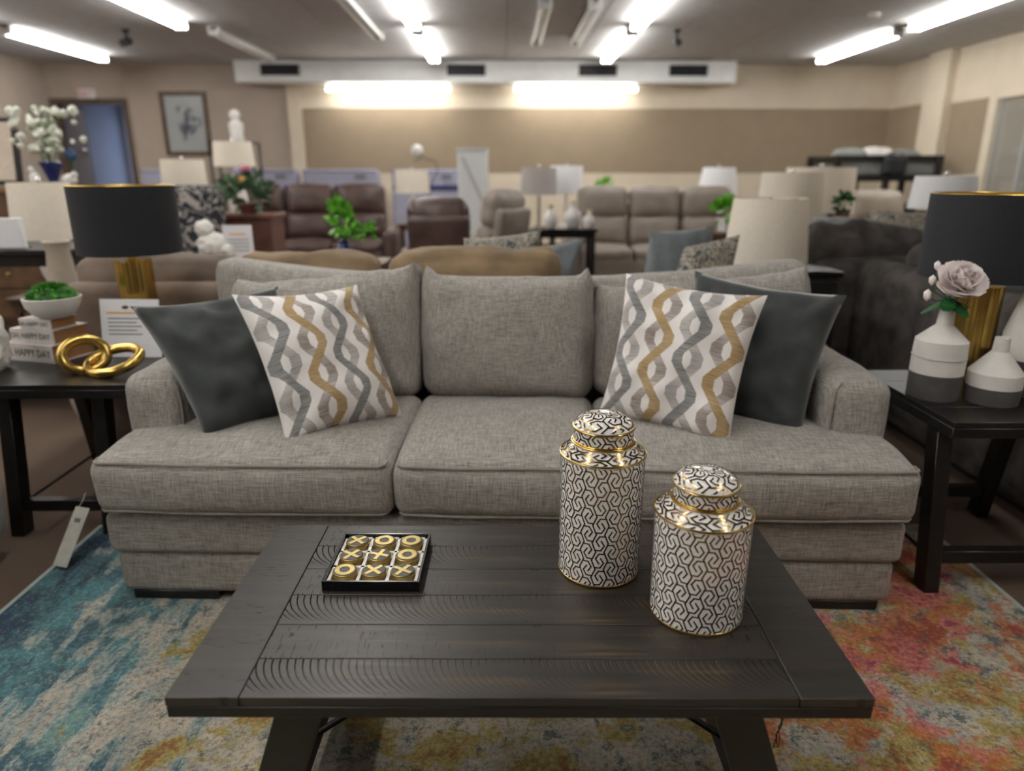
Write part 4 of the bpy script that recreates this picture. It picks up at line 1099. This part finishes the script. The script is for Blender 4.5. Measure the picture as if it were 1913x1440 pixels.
obj('body', box(nb(), -.36, -.2, .06, .36, .2, .93, .005, 1), RUSTWOOD, rc); obj('cabinet_top', box(nb(), -.39, -.23, .93, .39, .22, .97, .006, 1), RUSTWOOD, rc)
for s in (-1, 1):
    dd = obj('door', box(nb(), s * .175 - .165, -.215, .1, s * .175 + .165, -.2, .9, .004, 1), RUSTWOOD, rc); obj('knob', ball(nb(), (s * .04, -.225, .55), .015), BRASS, dd)
obj('plinth', box(nb(), -.34, -.18, 0, .34, .18, .06), RUSTWOOD, rc)
potted('flower_arrangement', 'loose green arrangement with orange and pink blooms on the reddish cabinet', -2.362, 6.65, .97, RUSTWOOD, plain('sage_leaf', (.10, .17, .09), .6, var=.5), [(0, 0), (.07, 0), (.1, .08), (.09, .1), (0, .1)], (0, 0, .18), .16, 110, .12, 15, (1.5, 1, .8))
ar = bpy.data.objects['flower_arrangement']
PINK = plain('pink_bloom', (.55, .2, .28), .7)
for k, (dx, dz, mt) in enumerate(((-.02, .30, ORANGE), (.02, .40, PINK), (-.05, .37, LAVENDER))):
    obj('bloom', ball(nb(), (dx, -.03, dz), .045, 2, (1, 1, .8), .3), mt, ar)
potted('potted_plant', 'lime green broad-leaved plant behind the swirl pillow', 1.644, 5.2, .92, WHITE, LEAFB, [(0, 0), (.05, 0), (.07, .09), (0, .09)], (0, 0, .15), .07, 40, .09, 17)
stand('small brown table under the lime green plant', 1.644, 5.2, .92, .36, .36, WOODBROWN)
potted('potted_plant', 'dark green round plant beside the cream recliner', 2.742, 5.7, .98, RUSTWOOD, LEAFD, [(0, 0), (.05, 0), (.06, .07), (0, .07)], (0, 0, .12), .075, 80, .05, 19)
stand('narrow brown table under the dark green plant', 2.742, 5.7, .98, .3, .3, WOODBROWN)
potted('potted_plant', 'small light green sprig behind the taupe reclining sofa', 1.455, 10.2, 1.0, WHITE, LEAFB, [(0, 0), (.05, 0), (.07, .09), (0, .09)], (0, 0, .15), .1, 40, .09, 23)
stand('brown table under the light green sprig', 1.455, 10.2, 1.0, .4, .4, WOODBROWN)

# black swirl chair
bc = thing('accent_chair', 'black accent chair with pale swirl print below the picture', 'chair', (-2.636, 5.9, 0), R(8))
b = nb(); cushion(b, (0, 0, .36), .62, .62, .2, .06, (0, .01, .02), 8); obj('seat', b, BLACKSWIRL, bc)
b = nb(); cushion(b, (0, .28, .80), .50, .16, .84, .07, (0, .02, .02), 8, .004, 3, tilt=R(-8)); obj('backrest', b, BLACKSWIRL, bc)
for sx in (-1, 1):
    b = nb(); cushion(b, (sx * .31, -.02, .50), .08, .6, .36, .035, (0, 0, 0), 6); obj('arm', b, BLACKSWIRL, bc)
    for sy in (-1, 1): b = nb(); beam(b, (sx * .25, sy * .25, .28), (sx * .27, sy * .27, 0), .04, .04); obj('leg', b, BLACKWOOD, bc)
# etagere with white figurine
et = thing('etagere', 'thin black metal open shelf right of the framed picture', 'shelf', (-3.868, 10.6, 0))
for sx in (-1, 1):
    for sy in (-1, 1): obj('post', box(nb(), sx * .3 - .012, sy * .16 - .012, 0, sx * .3 + .012, sy * .16 + .012, 1.76), BLACKMETAL, et)
for z in (.2, .7, 1.2, 1.74): obj('shelf', box(nb(), -.31, -.17, z, .31, .17, z + .02), BLACKMETAL, et)
fg = thing('figurine', 'tall white porcelain figurine on top of the black open shelf', 'figurine', (-3.817, 10.6, 1.76))
b = nb(); lathe(b, [(0, 0), (.09, 0), (.10, .03), (.085, .10), (.10, .20), (.095, .25), (.05, .285), (.045, .30), (0, .30)], 24); obj('body', b, WHITE, fg)
b = nb(); ball(b, (0, 0, .36), .075, 3, (1, 1, 1.05)); obj('head', b, WHITE, fg)

# mattresses standing along the back wall
for k, (xa, xb) in enumerate((((265), (362)), ((432), (556)), ((566), (708)), ((795), (866)))): pass
MT = [(-6.407, -5.490), (-4.827, -3.651), (-3.556, -2.205), (-1.976, -0.697)]
for k, (xa, xb) in enumerate(MT):
    t = thing('mattress', ['lavender mattress standing by the back wall, leftmost of four', 'lavender mattress by the back wall, second from the left', 'lavender mattress by the back wall, third from the left', 'lavender mattress by the back wall, nearest the white cabinet'][k], 'mattress', ((xa + xb) / 2, 12.95, .0), 0, 'mattresses along the back wall')
    w_ = xb - xa
    b = nb(); cushion(b, (0, 0, .70), w_, .26, 1.38, .05, (0, .015, 0), 8, .002, k, tilt=R(-3)); obj('mattress_body', b, LAVENDER, t)
    b = nb(); cushion(b, (0, -.12, 1.08), w_ - .06, .06, .09, .02, (0, 0, 0), 5); obj('border_band', b, NAVY, t)
    obj('label_patch', box(nb(), w_ * .2, -.175, 1.24, w_ * .34, -.165, 1.30), INK, t)
    b = nb(); tube(b, [(-w_ / 2 + .02, -.165, 1.355), (w_ / 2 - .02, -.165, 1.355)], .008, 6); obj('piping', b, NAVY, t)

# bunk bed
bk = thing('bunk_bed', 'dark wooden bunk bed with grey bedding in the far right corner', 'bed', (6.159, 12.0, 0), 0)
bw_, bd_ = .82, .5
for sx in (-1, 0, 1):
    for sy in (-1, 1): obj('post', box(nb(), sx * bw_ - .045, sy * bd_ - .045, 0, sx * bw_ + .045, sy * bd_ + .045, 1.60 if sx else 1.62, .005, 1), BLACKWOOD, bk)
for sy in (-1, 1):
    for z in (1.20, 1.50, .38): obj('rail', box(nb(), -bw_, sy * bd_ - .02, z, bw_, sy * bd_ + .02, z + .10, .004, 1), BLACKWOOD, bk)
for sx in (-1, 1):
    for z in (1.20, 1.48, .38): obj('end_rail', box(nb(), sx * bw_ - .02, -bd_, z, sx * bw_ + .02, bd_, z + .11, .004, 1), BLACKWOOD, bk)
for z in (1.28, .40):
    b = nb(); cushion(b, (0, 0, z + .13), 1.56, .94, .24, .05, (0, 0, .02), 8, .01, 5); obj('mattress', b, GREYBED, bk)
for x, z, w2, mt in ((-.45, 1.58, .5, GREYBED), (.0, 1.60, .5, WHITE), (.45, 1.56, .44, GREYBED), (.5, .72, .5, CHAR)):
    b = nb(); cushion(b, (x, -.1, z), w2, .3, .22, .08, (0, .03, .03), 7, .02, x * 9); obj('bed_pillow', b, mt, bk)
bp = thing('backpack', 'black bag hanging on the bunk bed guard rail', 'bag', (6.195, 11.37, 1.32))
b = nb(); cushion(b, (0, 0, .12), .36, .12, .26, .04, (0, .02, 0), 7, .01, 3); obj('bag_body', b, DARKVENT, bp)
obj('strap', tube(nb(), [(-.12, 0, .24), (-.1, .02, .32), (.1, .02, .32), (.12, 0, .24)], .012, 6), DARKVENT, bp)

# left edge: chest with mirror, flowers in a cobalt vase, ornaments
ch = thing('tall_chest', 'tall brown chest of drawers at the left edge', 'chest', (-3.98, 6.25, 0), R(3))
obj('body', box(nb(), -.5, -.25, .08, .5, .25, 1.18, .005, 1), WOODBROWN, ch); obj('chest_top', box(nb(), -.53, -.28, 1.18, .53, .26, 1.225, .006, 1), plain('oak_top', (.22, .13, .06), .45, var=.2), ch)
obj('plinth', box(nb(), -.48, -.23, 0, .48, .23, .08), WOODBROWN, ch)
for k in range(4):
    dd = obj('drawer', box(nb(), -.47, -.268, .12 + k * .265, .47, -.25, .36 + k * .265, .005, 1), WOODBROWN, ch)
    for s in (-1, 1): obj('knob', ball(nb(), (s * .25, -.28, .24 + k * .265), .018, 2), BRASS, dd)
mr = thing('framed_mirror', 'dark framed mirror standing on the tall chest at the left edge', 'mirror', (-4.30, 6.32, 1.226), R(-10))
f = nb(); box(f, -.14, -.02, 0, .14, .02, .56, .006, 1); obj('frame', f, BLACKWOOD, mr, (0, 0, 0), (R(-6), 0, 0)); obj('glass', box(nb(), -.10, -.024, .04, .10, -.0205, .52), CHROME, mr, (0, 0, 0), (R(-6), 0, 0))
bv = thing('flower_vase', 'cobalt blue vase of white blossom branches on the tall chest', 'vase', (-3.80, 6.15, 1.226))
obj('vase', lathe(nb(), [(0, 0), (.05, 0), (.035, .04), (.07, .14), (.09, .19), (.05, .2), (0, .2)], 24), COBALT, bv)
b = nb(); rnd = random.Random(4)
BLOSSOM = plain('white_blossom', (.72, .74, .64), .7, var=.12)
for k in range(60):
    z = rnd.uniform(.28, .62); s_ = .05 + .10 * math.sin((z - .2) / .45 * 2.6)
    ball(b, (rnd.gauss(-.02, s_ * .8), rnd.gauss(0, s_ * .6), z), rnd.uniform(.02, .042), 1, (1, 1, 1), .3)
obj('blossom', b, BLOSSOM, bv, kind='stuff')
b = nb(); leafy(b, (0, 0, .34), .12, 50, .06, 12, (1, .8, 1.4)); obj('foliage', b, plain('pale_foliage', (.30, .36, .24), .7), bv, kind='stuff', smooth=False)
b = nb()
for k in range(7): tube(b, [(0, 0, .1), (rnd.gauss(0, .04), 0, .3), (rnd.gauss(-.01, .09), rnd.gauss(0, .05), rnd.uniform(.45, .62))], .004, 5)
obj('branch', b, LEAFD, bv)
t = thing('blue_bloom', 'round deep blue flower ball beside the cobalt vase', 'flower', (-3.62, 6.15, 1.226))
obj('stem', tube(nb(), [(0, 0, 0), (.0, 0, .2)], .005, 6), LEAFD, t); obj('bloom', ball(nb(), (0, 0, .25), .045, 3, (1, 1, 1), .3), plain('deep_blue_petal', (.03, .07, .16), .7, var=.4), t)
for k, (x, lb) in enumerate(((-3.885, 'white porcelain bird ornament left of the cobalt vase'), (-3.60, 'white porcelain bird ornament right of the cobalt vase'))):
    t = thing('bird_ornament', lb, 'ornament', (x, 6.04, 1.226), 0, 'white porcelain birds')
    obj('body', ball(nb(), (0, 0, .05), .05, 2, (1.3 if k else .8, .8, 1 if k else 1.5)), WHITE, t); obj('head', ball(nb(), (.05 if k else -.01, -.01, .09 if k else .13), .026, 2), WHITE, t)
# tall dark table with a white box at the left edge
stand('dark counter-height table at the left edge behind the end table', -2.82, 4.06, .93, .9, .5, BLACKWOOD, R(2), 'counter_table')
t = thing('sign_holder', 'blank white box sign on the dark counter-height table', 'sign', (-2.72, 3.92, .93), R(4))
obj('panel', box(nb(), -.075, -.02, 0, .075, .02, .165, .004, 1), PAPER, t); obj('foot', box(nb(), -.08, -.04, 0, .08, .04, .008), GLASS, t)
# cream vase shape standing in for a beige upholstered edge behind the left lamp
fvz = thing('chair_edge_standin', 'tall cream vase shape standing in for a chair edge behind the bowl of grass', 'vase', (-2.366, 3.75, 0))
obj('body', lathe(nb(), [(0, 0), (.05, 0), (.075, .10), (.085, .5), (.07, .8), (.055, .93), (.065, .98), (.05, .98), (.04, .93), (0, .9)], 32), CREAML, fvz)
obj('rim', tube(nb(), [(.06 * math.cos(2 * PI * i / 28), .06 * math.sin(2 * PI * i / 28), .98) for i in range(28)], .008, 8, True), CREAML, fvz)
# armchair whose edge shows at the bottom left corner
sg = thing('sage_armchair', 'grey-green upholstered armchair cut off by the left edge', 'armchair', (-2.13, 1.92, 0), R(90))
b = nb(); cushion(b, (0, 0, .26), .74, .70, .40, .07, (0, .02, .02), 8, .005, 2); obj('seat', b, SAGE, sg)
b = nb(); cushion(b, (0, -.25, .56), .74, .18, .72, .08, (0, .02, .02), 8, .005, 3, tilt=R(8)); obj('backrest', b, SAGE, sg)
for sx in (-1, 1): b = nb(); cushion(b, (sx * .31, .02, .42), .13, .62, .38, .06, (0, 0, .01), 7); obj('arm', b, SAGE, sg)
for sx in (-1, 1):
    for sy in (-1, 1): b = nb(); beam(b, (sx * .28, sy * .26, .08), (sx * .28, sy * .26, 0), .05, .05); obj('leg', b, BLACKWOOD, sg)
# shelf behind the side window
sh = thing('display_shelf', 'grey metal display shelf behind the right-hand window', 'shelf', (8.1, 9.9, 0))
for y in (-.9, -.3, .3, .9): obj('post', box(nb(), -.2, y - .03, 0, .2, y + .03, 2.4), PALEGREY, sh)
for z in (.5, 1.0, 1.5, 2.0): obj('shelf_board', box(nb(), -.22, -.93, z, .22, .93, z + .03), PALEGREY, sh)
t = thing('white_lamp', 'small white lamp on the shelf behind the window', 'lamp', (7.95, 10.35, 1.03))
obj('base', lathe(nb(), [(0, 0), (.06, 0), (.05, .1), (.015, .16), (.015, .2), (0, .2)], 16), BRASS, t); obj('shade', lathe(nb(), [(.14, .18), (.12, .42), (.115, .42), (.135, .18), (.14, .18)], 24), WHITESHADE, t)
